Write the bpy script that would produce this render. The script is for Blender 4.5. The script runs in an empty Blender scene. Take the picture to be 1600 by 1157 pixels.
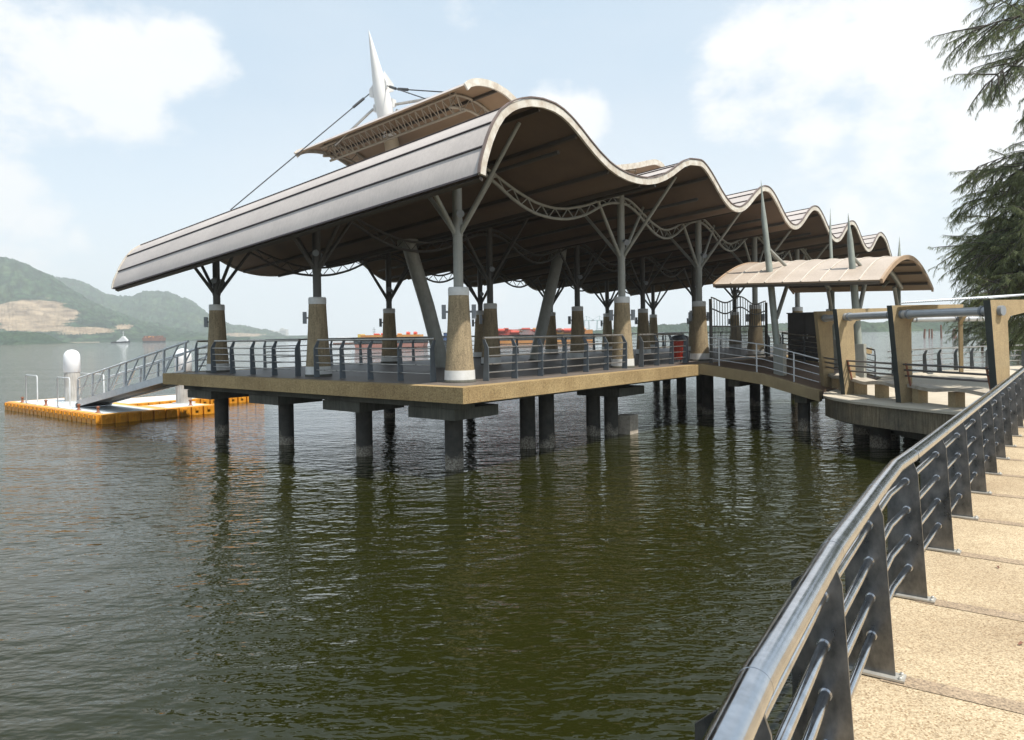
import bpy, math, random
from mathutils import Matrix, Vector, noise
random.seed(7)
scn = bpy.context.scene
COL = scn.collection
EYE = 3.37
# pier frame: x = s (along the pier), y = t (away from the promenade side), z = height over the water
P0 = (-1.3386, 18.4808)
D2 = (0.63202, 0.77495)
D1 = (-0.77495, 0.63202)
ANG = math.atan2(D2[1], D2[0])

def W(s, t, z=0.0):
    return (P0[0] + D2[0]*s + D1[0]*t, P0[1] + D2[1]*s + D1[1]*t, z)

# ---------------------------------------------------------------- materials
def new_mat(name):
    m = bpy.data.materials.new(name)
    m.use_nodes = True
    return m, m.node_tree, m.node_tree.nodes['Principled BSDF']

def ramp(nt, fac, stops):
    r = nt.nodes.new('ShaderNodeValToRGB')
    els = r.color_ramp.elements
    while len(els) < len(stops):
        els.new(0.5)
    for e, (p, c) in zip(els, stops):
        e.position = p
        e.color = (c[0], c[1], c[2], 1)
    nt.links.new(fac, r.inputs[0])
    return r.outputs[0]

def noise_node(nt, scale, detail=4, rough=0.55, vec=None, stretch=None):
    n = nt.nodes.new('ShaderNodeTexNoise')
    n.inputs['Scale'].default_value = scale
    n.inputs['Detail'].default_value = detail
    n.inputs['Roughness'].default_value = rough
    if vec is None:
        tc = nt.nodes.new('ShaderNodeTexCoord')
        vec = tc.outputs['Object']
    if stretch:
        mp = nt.nodes.new('ShaderNodeMapping')
        mp.inputs['Scale'].default_value = stretch
        nt.links.new(vec, mp.inputs[0])
        vec = mp.outputs[0]
    nt.links.new(vec, n.inputs['Vector'])
    return n.outputs['Fac']

def mix(nt, fac, a, b, mode='MIX'):
    n = nt.nodes.new('ShaderNodeMix')
    n.data_type = 'RGBA'
    n.blend_type = mode
    for sock, v in ((n.inputs[0], fac), (n.inputs[6], a), (n.inputs[7], b)):
        if isinstance(v, (int, float)):
            sock.default_value = v
        elif isinstance(v, tuple):
            sock.default_value = (v[0], v[1], v[2], 1)
        else:
            nt.links.new(v, sock)
    return n.outputs[2]

def bump(nt, h, strength, dist, bsdf, prev=None):
    b = nt.nodes.new('ShaderNodeBump')
    b.inputs['Strength'].default_value = strength
    b.inputs['Distance'].default_value = dist
    nt.links.new(h, b.inputs['Height'])
    if prev:
        nt.links.new(prev, b.inputs['Normal'])
    if bsdf:
        nt.links.new(b.outputs[0], bsdf.inputs['Normal'])
    return b.outputs[0]

def mat(name, c1, c2=None, rough=0.6, metal=0.0, scale=3.0, grain=0.0, gscale=60.0, bmp=0.0, stretch=None, streak=0.0, spec=0.5):
    m, nt, p = new_mat(name)
    c2 = c2 or tuple(x*0.8 for x in c1)
    f = noise_node(nt, scale, 6, 0.6, stretch=stretch)
    col = ramp(nt, f, [(0.32, c2), (0.68, c1)])
    if grain:
        g = noise_node(nt, gscale, 2, 0.7)
        gc = ramp(nt, g, [(0.3, (1-grain,)*3), (0.7, (1+grain*0.4,)*3)])
        col = mix(nt, 1.0, col, gc, 'MULTIPLY')
        if bmp:
            bump(nt, g, bmp, 0.01, p)
    elif bmp:
        bump(nt, f, bmp, 0.02, p)
    if streak:
        s = noise_node(nt, 5.0, 5, 0.6, stretch=(4, 4, 0.35))
        sc = ramp(nt, s, [(0.35, (1-streak,)*3), (0.6, (1, 1, 1))])
        col = mix(nt, 1.0, col, sc, 'MULTIPLY')
    nt.links.new(col, p.inputs['Base Color'])
    rr = nt.nodes.new('ShaderNodeMapRange')
    rr.inputs['To Min'].default_value = max(0.02, rough-0.1)
    rr.inputs['To Max'].default_value = min(1, rough+0.1)
    nt.links.new(f, rr.inputs[0])
    nt.links.new(rr.outputs[0], p.inputs['Roughness'])
    p.inputs['Metallic'].default_value = metal
    p.inputs['Specular IOR Level'].default_value = spec
    return m

M = {}
M['aggregate'] = mat('exposed_aggregate', (0.50, 0.365, 0.18), (0.41, 0.295, 0.14), 0.85, scale=1.6, grain=0.45, gscale=45, bmp=0.4, streak=0.12)
M['promenade'] = mat('promenade_aggregate', (0.52, 0.42, 0.28), (0.42, 0.33, 0.215), 0.85, scale=1.1, grain=0.35, gscale=90, bmp=0.35)
def pebble(m, scale, lo, hi):
    nt = m.node_tree; p = nt.nodes['Principled BSDF']
    src = p.inputs['Base Color'].links[0].from_socket
    tc = nt.nodes.new('ShaderNodeTexCoord'); v = nt.nodes.new('ShaderNodeTexVoronoi'); v.inputs['Scale'].default_value = scale
    nt.links.new(tc.outputs['Object'], v.inputs['Vector'])
    sp = nt.nodes.new('ShaderNodeSeparateColor'); nt.links.new(v.outputs['Color'], sp.inputs[0])
    c = ramp(nt, sp.outputs[0], [(0.0, lo), (0.35, (.95, .93, .9)), (1.0, hi)])
    st = noise_node(nt, .45, 5, .65)
    c2 = ramp(nt, st, [(.35, (.78, .74, .70)), (.55, (1, 1, 1))])
    nt.links.new(mix(nt, 1.0, mix(nt, 1.0, src, c, 'MULTIPLY'), c2, 'MULTIPLY'), p.inputs['Base Color'])
pebble(M['promenade'], 110, (.58, .48, .38), (1.25, 1.25, 1.25))
pebble(M['aggregate'], 60, (.7, .62, .55), (1.12, 1.12, 1.12))
M['band'] = mat('promenade_band', (0.40, 0.30, 0.20), (0.30, 0.22, 0.145), 0.85, scale=4, grain=0.6, gscale=70, bmp=0.5)
M['frame_concrete'] = mat('frame_aggregate', (0.44, 0.335, 0.185), (0.35, 0.26, 0.145), 0.85, scale=2.2, grain=0.4, gscale=50, bmp=0.35, streak=0.1)
M['cone'] = mat('cone_aggregate', (0.45, 0.35, 0.21), (0.36, 0.275, 0.165), 0.85, scale=2.2, grain=0.5, gscale=40, bmp=0.5, streak=0.25)
M['white_band'] = mat('white_painted_band', (0.72, 0.71, 0.68), (0.6, 0.59, 0.55), 0.5, scale=5)
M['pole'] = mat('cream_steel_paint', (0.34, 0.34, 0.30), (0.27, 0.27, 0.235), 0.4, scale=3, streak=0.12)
M['pole_dark'] = mat('grey_steel_and_shade', (0.10, 0.095, 0.085), (0.07, 0.066, 0.058), 0.5, scale=3)  # pole colour darkened to hold the shade under the roof; also the gate steel
M['white_steel'] = mat('white_steel_paint', (0.82, 0.81, 0.79), (0.76, 0.75, 0.72), 0.3, scale=2)
M['trim'] = mat('stained_cream_trim', (0.68, 0.655, 0.59), (0.46, 0.39, 0.31), 0.6, scale=4.5, streak=0.0)
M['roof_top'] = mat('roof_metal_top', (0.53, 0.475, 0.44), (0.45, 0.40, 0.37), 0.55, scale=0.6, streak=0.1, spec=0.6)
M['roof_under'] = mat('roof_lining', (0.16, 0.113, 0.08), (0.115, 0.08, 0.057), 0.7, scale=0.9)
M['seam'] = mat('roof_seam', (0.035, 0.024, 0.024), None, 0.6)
M['purlin'] = mat('purlin_steel', (0.09, 0.075, 0.06), None, 0.6)
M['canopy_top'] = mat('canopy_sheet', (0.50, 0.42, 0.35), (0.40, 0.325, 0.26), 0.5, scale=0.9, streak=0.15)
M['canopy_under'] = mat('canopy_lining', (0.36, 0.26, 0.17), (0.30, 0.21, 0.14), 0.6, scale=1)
M['deck_top'] = mat('deck_paving', (0.17, 0.14, 0.12), (0.12, 0.10, 0.085), 0.5, scale=2, grain=0.2, gscale=30)
M['plank'] = mat('ramp_planks', (0.20, 0.125, 0.075), (0.13, 0.08, 0.05), 0.7, scale=6, stretch=(6, 0.6, 1))
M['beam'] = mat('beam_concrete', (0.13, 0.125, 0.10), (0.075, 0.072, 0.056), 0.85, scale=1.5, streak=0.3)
M['platform_side'] = mat('weathered_concrete', (0.30, 0.24, 0.155), (0.13, 0.115, 0.085), 0.9, scale=1.3, streak=0.45, grain=0.2, gscale=25)
M['platform_top'] = mat('platform_paving', (0.56, 0.50, 0.40), (0.46, 0.40, 0.31), 0.8, scale=1.5, grain=0.2)
M['rail_plate'] = mat('stained_steel_plate', (0.20, 0.20, 0.20), (0.055, 0.06, 0.065), 0.3, metal=0.75, scale=9, stretch=(1, 1, 0.6))
M['rail_paint'] = mat('grey_rail_paint', (0.12, 0.14, 0.155), (0.09, 0.105, 0.118), 0.45, scale=4)
M['rail_tube'] = mat('rail_tube_steel', (0.5, 0.48, 0.45), (0.36, 0.34, 0.31), 0.3, metal=0.8, scale=6)
M['steel'] = mat('polished_steel', (0.62, 0.63, 0.66), (0.45, 0.46, 0.48), 0.16, metal=1.0, scale=14, stretch=(1, 1, 1))
M['alu'] = mat('aluminium', (0.66, 0.67, 0.68), (0.52, 0.54, 0.55), 0.4, metal=0.15, scale=5)
M['galv'] = mat('base_plate_galvanised', (0.55, 0.53, 0.48), (0.42, 0.40, 0.36), 0.4, metal=0.5, scale=10)
M['orange_float'] = mat('orange_plastic', (0.85, 0.36, 0.03), (0.70, 0.27, 0.02), 0.45, scale=3, streak=0.2)
M['grey_float'] = mat('pale_deck_plastic', (0.62, 0.66, 0.68), (0.5, 0.55, 0.58), 0.6, scale=3)
M['dark'] = mat('dark_fitting', (0.05, 0.055, 0.06), None, 0.5)
M['lampgrey'] = mat('lamp_housing', (0.25, 0.27, 0.29), None, 0.4)
M['booth'] = mat('booth_panel', (0.065, 0.062, 0.06), (0.045, 0.043, 0.042), 0.5, scale=2)
M['bin_red'] = mat('bin_red', (0.62, 0.05, 0.015), (0.45, 0.035, 0.01), 0.35, scale=4)
M['rust'] = mat('rust_brown', (0.26, 0.12, 0.075), (0.14, 0.065, 0.045), 0.85, scale=0.25)
M['ship_red'] = mat('ship_red', (0.62, 0.09, 0.05), (0.45, 0.06, 0.04), 0.6, scale=0.2)
M['ship_pink'] = mat('ship_waterline', (0.42, 0.20, 0.16), (0.33, 0.15, 0.12), 0.7, scale=0.2)
M['ship_orange'] = mat('ship_orange', (0.62, 0.30, 0.07), (0.45, 0.17, 0.05), 0.6, scale=0.2)
M['ship_yellow'] = mat('ship_yellow', (0.75, 0.52, 0.12), None, 0.6)
M['ship_dark'] = mat('ship_hull_dark', (0.04, 0.05, 0.055), None, 0.6, scale=0.2)
M['ship_blue'] = mat('ship_blue', (0.05, 0.09, 0.2), None, 0.5)
M['ship_white'] = mat('ship_white', (0.75, 0.76, 0.76), None, 0.5)
M['bark'] = mat('bark', (0.06, 0.05, 0.038), (0.03, 0.026, 0.02), 0.9, scale=8)
M['bank'] = mat('grassy_bank', (0.10, 0.11, 0.05), (0.16, 0.13, 0.08), 0.95, scale=0.6)
M['block'] = mat('stained_white_concrete', (0.62, 0.54, 0.44), (0.36, 0.30, 0.24), 0.85, scale=7, grain=0.3)
M['city'] = mat('far_building', (0.62, 0.60, 0.57), None, 0.8)
M['crane'] = mat('crane_teal', (0.35, 0.5, 0.5), None, 0.6)

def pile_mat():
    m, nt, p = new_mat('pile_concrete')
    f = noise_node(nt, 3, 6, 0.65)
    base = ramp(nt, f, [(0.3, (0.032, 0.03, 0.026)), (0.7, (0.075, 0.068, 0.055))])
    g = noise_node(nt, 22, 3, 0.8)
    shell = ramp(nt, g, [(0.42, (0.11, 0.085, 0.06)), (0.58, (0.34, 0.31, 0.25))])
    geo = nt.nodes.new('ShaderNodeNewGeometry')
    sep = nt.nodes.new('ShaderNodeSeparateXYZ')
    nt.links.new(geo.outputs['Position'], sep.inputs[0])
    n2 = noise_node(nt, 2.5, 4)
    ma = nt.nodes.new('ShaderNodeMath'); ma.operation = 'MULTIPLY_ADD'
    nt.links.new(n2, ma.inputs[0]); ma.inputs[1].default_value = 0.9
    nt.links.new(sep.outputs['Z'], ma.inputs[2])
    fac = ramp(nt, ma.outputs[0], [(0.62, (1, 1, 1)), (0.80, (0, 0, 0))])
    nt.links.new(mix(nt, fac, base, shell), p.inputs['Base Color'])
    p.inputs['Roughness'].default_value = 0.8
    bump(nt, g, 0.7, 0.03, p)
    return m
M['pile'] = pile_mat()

def leaf_mat(name, c1, c2):
    m, nt, p = new_mat(name)
    g = nt.nodes.new('ShaderNodeObjectInfo')
    f = noise_node(nt, 1.3, 3)
    nt.links.new(ramp(nt, f, [(0.35, c2), (0.65, c1)]), p.inputs['Base Color'])
    p.inputs['Roughness'].default_value = 0.6
    tr = nt.nodes.new('ShaderNodeBsdfTranslucent')
    tr.inputs[0].default_value = (c1[0]*1.1, c1[1]*1.2, c1[2], 1)
    ms = nt.nodes.new('ShaderNodeMixShader'); ms.inputs[0].default_value = 0.3
    nt.links.new(p.outputs[0], ms.inputs[1]); nt.links.new(tr.outputs[0], ms.inputs[2])
    nt.links.new(ms.outputs[0], nt.nodes['Material Output'].inputs[0])
    return m
M['needles'] = leaf_mat('casuarina_needles', (0.155, 0.18, 0.075), (0.075, 0.095, 0.04))

def forest_mat(name, quarry=False, vs=.07):
    m, nt, p = new_mat(name)
    f = noise_node(nt, 0.016, 8, 0.65)
    col = ramp(nt, f, [(0.3, (0.016, 0.036, 0.022)), (0.5, (0.036, 0.068, 0.034)), (0.68, (0.068, 0.10, 0.046))])
    v = nt.nodes.new('ShaderNodeTexVoronoi'); v.inputs['Scale'].default_value = vs
    tc = nt.nodes.new('ShaderNodeTexCoord'); nt.links.new(tc.outputs['Object'], v.inputs['Vector'])
    vc = ramp(nt, v.outputs['Distance'], [(0.1, (1.35, 1.35, 1.35)), (0.7, (0.4, 0.4, 0.4))])
    col = mix(nt, 1.0, col, vc, 'MULTIPLY')
    if quarry:
        a = nt.nodes.new('ShaderNodeAttribute'); a.attribute_name = 'bare'
        q = noise_node(nt, 0.02, 7, 0.72, stretch=(0.4, 0.4, 5.5))
        ad = nt.nodes.new('ShaderNodeMath'); ad.operation = 'MULTIPLY_ADD'
        nt.links.new(q, ad.inputs[0]); ad.inputs[1].default_value = 1.9
        nt.links.new(a.outputs['Fac'], ad.inputs[2])
        hf = nt.nodes.new('ShaderNodeMath'); hf.operation = 'MULTIPLY'; hf.inputs[1].default_value = .5; nt.links.new(ad.outputs[0], hf.inputs[0])
        fac = ramp(nt, hf.outputs[0], [(.625, (0, 0, 0)), (.665, (1, 1, 1))])
        r = noise_node(nt, 0.05, 6, 0.7, stretch=(0.6, 0.6, 3))
        rock = ramp(nt, r, [(0.35, (0.13, 0.095, 0.065)), (0.64, (0.36, 0.28, 0.19))])
        col = mix(nt, fac, col, rock)
    nt.links.new(col, p.inputs['Base Color'])
    p.inputs['Roughness'].default_value = 0.95
    p.inputs['Specular IOR Level'].default_value = 0.1
    return m
M['hill'] = forest_mat('forested_hill', True)
M['shore_trees'] = forest_mat('shore_forest', vs=.35)

def water_mat():
    m, nt, p = new_mat('river_water')
    geo = nt.nodes.new('ShaderNodeNewGeometry')
    pos = geo.outputs['Position']
    f = noise_node(nt, 0.08, 4, 0.5, vec=pos)
    nt.links.new(ramp(nt, f, [(0.3, (0.0125, 0.0145, 0.0028)), (0.7, (0.018, 0.0185, 0.0035))]), p.inputs['Base Color'])
    p.inputs['Roughness'].default_value = 0.035
    p.inputs['IOR'].default_value = 1.333
    big = noise_node(nt, 0.6, 2, 0.5, vec=pos, stretch=(1.0, 1.5, 1))
    mid = noise_node(nt, 2.6, 2.5, 0.5, vec=pos, stretch=(0.8, 1.5, 1))
    fine = noise_node(nt, 8.0, 2, 0.5, vec=pos, stretch=(0.8, 1.4, 1))
    b1 = bump(nt, big, 1.0, 0.055, None)
    # wind patches decide where the small ripples are strong
    patch = noise_node(nt, 0.11, 3, 0.55, vec=pos, stretch=(0.6, 1.6, 1))
    pr = nt.nodes.new('ShaderNodeMapRange')
    pr.inputs['From Min'].default_value = 0.38; pr.inputs['From Max'].default_value = 0.62
    pr.inputs['To Min'].default_value = 0.25; pr.inputs['To Max'].default_value = 1.0
    nt.links.new(patch, pr.inputs[0])
    pm = nt.nodes.new('ShaderNodeMapRange')
    pm.inputs['From Min'].default_value = 0.36; pm.inputs['From Max'].default_value = 0.64
    pm.inputs['To Min'].default_value = 0.45; pm.inputs['To Max'].default_value = 1.15
    nt.links.new(noise_node(nt, 0.16, 3, 0.5, vec=pos, stretch=(0.5, 1.3, 1)), pm.inputs[0])
    mm = nt.nodes.new('ShaderNodeMath'); mm.operation = 'MULTIPLY'
    nt.links.new(mid, mm.inputs[0]); nt.links.new(pm.outputs[0], mm.inputs[1])
    b2 = bump(nt, mm.outputs[0], 1.0, 0.062, None, b1)
    mu = nt.nodes.new('ShaderNodeMath'); mu.operation = 'MULTIPLY'
    nt.links.new(fine, mu.inputs[0]); nt.links.new(pr.outputs[0], mu.inputs[1])
    bump(nt, mu.outputs[0], 1.0, 0.018, p, b2)
    return m
M['water'] = water_mat()

# ---------------------------------------------------------------- mesh building
class MB:
    """collects shapes (pier frame or world frame) and links them as one mesh object"""
    def __init__(self):
        self.v, self.f, self.mi, self.mats, self.sm = [], [], [], [], []
        self.cur = 0
    def use(self, m):
        if m not in self.mats:
            self.mats.append(m)
        self.cur = self.mats.index(m)
        return self
    def add(self, vs, fs, smooth=False):
        if not self.mats:
            pass
        b = len(self.v)
        self.v += [tuple(p) for p in vs]
        for f in fs:
            self.f.append(tuple(b+i for i in f)); self.mi.append(self.cur); self.sm.append(smooth)
        return self
    def box(self, a, b):
        x0, y0, z0 = (min(a[i], b[i]) for i in range(3)); x1, y1, z1 = (max(a[i], b[i]) for i in range(3))
        vs = [(x0,y0,z0),(x1,y0,z0),(x1,y1,z0),(x0,y1,z0),(x0,y0,z1),(x1,y0,z1),(x1,y1,z1),(x0,y1,z1)]
        return self.add(vs, [(0,3,2,1),(4,5,6,7),(0,1,5,4),(1,2,6,5),(2,3,7,6),(3,0,4,7)])
    def bar(self, p, q, w, h, up=(0,0,1)):
        p, q = Vector(p), Vector(q); d = (q-p).normalized(); u = Vector(up)
        if abs(d.dot(u)) > 0.98: u = Vector((1,0,0))
        x = d.cross(u).normalized()*w/2; y = x.cross(d).normalized()*h/2
        vs = [p-x-y, p+x-y, p+x+y, p-x+y, q-x-y, q+x-y, q+x+y, q-x+y]
        return self.add(vs, [(0,1,2,3),(7,6,5,4),(4,5,1,0),(5,6,2,1),(6,7,3,2),(7,4,0,3)])
    def tube(self, pts, r, n=10, cap=True):
        pts = [Vector(p) for p in pts]
        rs = r if isinstance(r, (list, tuple)) else [r]*len(pts)
        vs = []; prev = None
        for i, p in enumerate(pts):
            if i == 0: d = pts[1]-pts[0]
            elif i == len(pts)-1: d = pts[-1]-pts[-2]
            else: d = (pts[i+1]-p).normalized()+(p-pts[i-1]).normalized()
            d.normalize()
            if prev is None:
                u = Vector((0,0,1)) if abs(d.z) < 0.9 else Vector((1,0,0))
            else: u = prev
            x = (u - d*u.dot(d)).normalized(); prev = x; y = d.cross(x)
            for k in range(n):
                a = 2*math.pi*k/n
                vs.append(p + x*(rs[i]*math.cos(a)) + y*(rs[i]*math.sin(a)))
        fs = []
        for i in range(len(pts)-1):
            for k in range(n):
                a, b = i*n+k, i*n+(k+1) % n
                fs.append((a, b, b+n, a+n))
        self.add(vs, fs, True)
        if cap:
            self.add(vs[:n], [tuple(range(n-1, -1, -1))]); self.add(vs[-n:], [tuple(range(n))])
        return self
    def lathe(self, c, prof, n=24, smooth=True):
        vs = []
        for r, z in prof:
            for k in range(n):
                a = 2*math.pi*k/n
                vs.append((c[0]+r*math.cos(a), c[1]+r*math.sin(a), c[2]+z))
        fs = []
        for i in range(len(prof)-1):
            for k in range(n):
                a, b = i*n+k, i*n+(k+1) % n
                fs.append((a, b, b+n, a+n))
        m = len(prof)
        self.add(vs, fs, smooth)
        if prof[0][0] > 0.005: self.add(vs[:n], [tuple(range(n-1, -1, -1))])
        if prof[-1][0] > 0.005: self.add(vs[-n:], [tuple(range(n))])
        return self
    def prism(self, poly, z0, z1, zf=None):
        """vertical prism over a ccw polygon; zf(x,y) adds a height"""
        n = len(poly); zf = zf or (lambda x, y: 0)
        vs = [(x, y, z0+zf(x, y)) for x, y in poly]+[(x, y, z1+zf(x, y)) for x, y in poly]
        fs = [tuple(range(n-1, -1, -1)), tuple(range(n, 2*n))]
        fs += [(i, (i+1) % n, n+(i+1) % n, n+i) for i in range(n)]
        return self.add(vs, fs)
    def plate(self, prof, org, ax, ay, th):
        """profile (a,b) extruded by th; point = org + a*ax + b*ay, thickness along ax x ay"""
        ax, ay, o = Vector(ax), Vector(ay), Vector(org); nrm = ax.cross(ay).normalized()*th/2
        n = len(prof)
        vs = [o+ax*a+ay*b-nrm for a, b in prof]+[o+ax*a+ay*b+nrm for a, b in prof]
        fs = [tuple(range(n-1, -1, -1)), tuple(range(n, 2*n))]
        fs += [(i, (i+1) % n, n+(i+1) % n, n+i) for i in range(n)]
        return self.add(vs, fs)
    def build(self, name, m=None, parent=None, org=(0, 0, 0)):
        if parent is not None:
            org = parent['_o'][:]
        me = bpy.data.meshes.new(name)
        me.from_pydata([(x-org[0], y-org[1], z-org[2]) for x, y, z in self.v], [], self.f)
        if m is not None and not self.mats:
            me.materials.append(M[m])
        else:
            for k in self.mats: me.materials.append(M[k])
            me.polygons.foreach_set('material_index', self.mi)
        me.polygons.foreach_set('use_smooth', self.sm)
        me.update()
        o = bpy.data.objects.new(name, me); COL.objects.link(o)
        o['_o'] = list(org)
        if parent is not None:
            o.parent = parent
        return o

def tag(o, label, cat=None, group=None, kind=None):
    if label: o['label'] = label
    if cat: o['category'] = cat
    if group: o['group'] = group
    if kind: o['kind'] = kind
    return o

def thing(name, label, cat, org, frame='pier', group=None, rot=0.0):
    """an Empty at the thing's base; parts are given in the same frame as org"""
    o = bpy.data.objects.new(name, None); COL.objects.link(o)
    o.empty_display_size = 0.2
    if frame == 'pier':
        o.location = W(*org); o.rotation_euler = (0, 0, ANG)
    else:
        o.location = org; o.rotation_euler = (0, 0, rot)
    o['_o'] = list(org)
    return tag(o, label, cat, group)

def copy_thing(root, loc, label=None, rotz=None):
    c = root.copy(); COL.objects.link(c); c.location = loc
    if rotz is not None: c.rotation_euler = (0, 0, rotz)
    if label: c['label'] = label
    for ch in list(root.children):
        d = ch.copy(); COL.objects.link(d); d.parent = c
        for g in list(ch.children):
            e = g.copy(); COL.objects.link(e); e.parent = d
    return c

def place_pier(o, s=0, t=0, z=0):
    o.location = W(s, t, z); o.rotation_euler = (0, 0, ANG)
    return o

# ---------------------------------------------------------------- setting: water, hills, far shore
def grid_water():
    mb = MB()
    R = 3400
    mb.add([(-R, -90, 0), (R, -90, 0), (R, R, 0), (-R, R, 0)], [(0, 1, 2, 3)])
    o = mb.build('water', 'water'); tag(o, None, kind='structure')
grid_water()

def lerp_table(tab, x):
    if x <= tab[0][0]: return tab[0][1]
    for (a, b), (c, d) in zip(tab, tab[1:]):
        if x <= c:
            u = (x-a)/(c-a); return b+(d-b)*u
    return tab[-1][1]

# skyline of the hills as real heights against bearing (x over y), read at the ridge's distance
def hill(name, tab, y0, y1, ridge, xr0, xr1, nx, ny, bumps, bare=None, material='hill'):
    """tab: (bearing, elevation tangent of the skyline)"""
    vs, fs = [], []
    bvals = []
    for j in range(ny):
        v = j/(ny-1)
        Y = y0+(y1-y0)*v
        for i in range(nx):
            b = xr0+(xr1-xr0)*i/(nx-1)
            wob = 60*noise.noise(Vector((b*9, 0, 3)))
            YY = Y+wob*(1-v)
            H = lerp_table(tab, b)*ridge+EYE
            r = (Y-y0)/(ridge-y0)
            if r < 1: prof = math.sin(min(1, r)*math.pi/2)**1.15
            else: prof = max(0, 1-0.8*((Y-ridge)/(y1-ridge+1)))
            z = H*prof
            X = b*YY
            gul = noise.fractal(Vector((X*0.006, YY*0.006, 1.7)), 1.0, 2.0, 5)
            z *= 1+0.34*gul*(1-prof**3)
            tree = noise.noise(Vector((X*0.03, YY*0.02, 0)))+0.6*noise.noise(Vector((X*0.11, YY*0.06, 5)))+.4*noise.noise(Vector((X*.28, YY*.1, 9)))
            z += bumps*tree*min(1, z/12)
            if r > 0: z = max(z, 0.4+2.5*min(1, r*12)*bumps/4)
            else: z = 0.2
            vs.append((X, YY, z if j else -0.5))
            bvals.append(bare(b, z, YY) if bare else 0)
    for j in range(ny-1):
        for i in range(nx-1):
            a = j*nx+i; fs.append((a, a+1, a+nx+1, a+nx))
    mb = MB(); mb.add(vs, fs, True); o = mb.build(name, material)
    at = o.data.attributes.new('bare', 'FLOAT', 'POINT'); at.data.foreach_set('value', bvals)
    return tag(o, None, kind='structure')

def sky_tab(pts):
    out = []
    for x, y in pts:
        hz = 522+0.01503*(800-x)
        out.append(((x-800)/1136.3, (hz-y)/1136.3))
    return out
hillA = sky_tab([(-420, 470), (-300, 430), (-120, 398), (-40, 396), (0, 405), (30, 412), (60, 426), (85, 437), (105, 450), (130, 466), (170, 485), (230, 505), (300, 520), (380, 529)])
hillB = sky_tab([(-200, 470), (0, 452), (70, 444), (100, 436), (118, 438), (140, 447), (165, 460), (185, 466), (210, 464), (240, 457), (262, 458), (290, 468), (310, 480), (328, 494), (345, 504), (365, 510), (390, 512), (420, 520), (445, 526), (480, 529)])
def bareA(b, z, Y):
    x = b*1136.3+800; y = 522+0.01503*(800-x)-(z-EYE)/Y*1136.3
    v = -1.0
    for cx, cy, rx, ry, k in ((45, 492, 66, 24, 0.62), (78, 491, 46, 11, 0.6), (60, 512, 60, 9, 0.45), (120, 517, 60, 6, 0.40), (195, 511, 14, 4, 0.5)):
        d = ((x-cx)/rx)**2+((y-cy)/ry)**2
        v = max(v, k*(1.6-d) if d < 1.6 else -1)
    return min(v, 0.62)
def bareB(b, z, Y):
    x = b*1136.3+800; y = 522+0.01503*(800-x)-(z-EYE)/Y*1136.3
    d = ((x-370)/48)**2+((y-524)/3.5)**2
    return 0.6*(1.5-d) if d < 1.5 else -1
hill('hills', hillB, 1750, 2900, 2350, -0.90, -0.27, 620, 110, 11, bareB)
hill('hills', hillA, 1130, 2200, 1700, -1.12, -0.36, 760, 140, 8, bareA)

# low far shores: trees reading as one mass
def far_wood(name, tab, y0, depth, xr0, xr1, nx, label):
    vs, fs = [], []
    ny = 9
    for j in range(ny):
        v = j/(ny-1)
        for i in range(nx):
            b = xr0+(xr1-xr0)*i/(nx-1)
            X = b*y0
            h = lerp_table(tab, b)*y0
            edge = min(1, (i/(nx-1))*10, (1-i/(nx-1))*10)**0.7
            Y = y0+depth*v+10*noise.noise(Vector((X*0.03, 3, 1)))
            prof = [0, 0.62, 0.82, 0.95, 1, 0.97, 0.9, 0.7, 0][j]
            z = h*prof*edge*(1+0.25*noise.noise(Vector((X*0.05, Y*0.05, 2)))+0.16*noise.noise(Vector((X*0.25, Y*0.2, 8)))+0.22*noise.noise(Vector((X*0.6, Y*0.5, 8))))
            vs.append((X, Y, z if 0 < j < ny-1 else -0.3))
    for j in range(ny-1):
        for i in range(nx-1):
            a = j*nx+i; fs.append((a, a+1, a+nx+1, a+nx))
    mb = MB(); mb.add(vs, fs, True)
    return tag(mb.build(name, 'shore_trees'), label, 'trees', kind='stuff')
def tabh(pts): return [((x-800)/1136.3, h/1136.3) for x, h in pts]
far_wood('far_shore_wood', tabh([(820, 6), (900, 7), (980, 9), (1010, 13), (1040, 16), (1090, 15), (1160, 10), (1220, 12), (1260, 14), (1300, 12)]), 900, 120, 0.02, 0.46, 520, 'low wooded shore seen between the columns under the wavy roof')
far_wood('far_shore_wood', tabh([(1300, 9), (1350, 13), (1370, 16), (1400, 13), (1440, 14), (1470, 18), (1500, 17), (1540, 19), (1600, 22), (1700, 24)]), 760, 110, 0.44, 0.80, 460, 'wooded river bank seen behind the mooring stumps at right')
far_wood('shoreline_wood', tabh([(-300, 20), (-100, 18), (0, 19), (10, 18), (25, 8), (35, 5), (60, 4)]), 820, 90, -0.98, -0.655, 200, 'darker low mangrove at the foot of the hill, left edge')

# sandbars under the hills
def sandbar(name, x0, x1, Y, w, label):
    mb = MB()
    a, b = (x0-800)/1136.3*Y, (x1-800)/1136.3*Y
    n = 24; poly = []
    for i in range(n+1): poly.append((a+(b-a)*i/n, Y+3*noise.noise(Vector((i*0.7, 1, 1)))))
    for i in range(n, -1, -1): poly.append((a+(b-a)*i/n, Y+w*math.sin(math.pi*(0.1+0.8*i/n))))
    mb.prism(poly, -0.3, 0.9)
    return tag(mb.build(name, 'band_sand'), None, kind='structure')
M['band_sand'] = mat('pale_sand', (0.55, 0.48, 0.38), (0.45, 0.38, 0.28), 0.9, scale=0.05)
sandbar('sandbar', 28, 150, 1080, 30, '')
sandbar('sandbar', 335, 372, 1500, 30, '')

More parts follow.
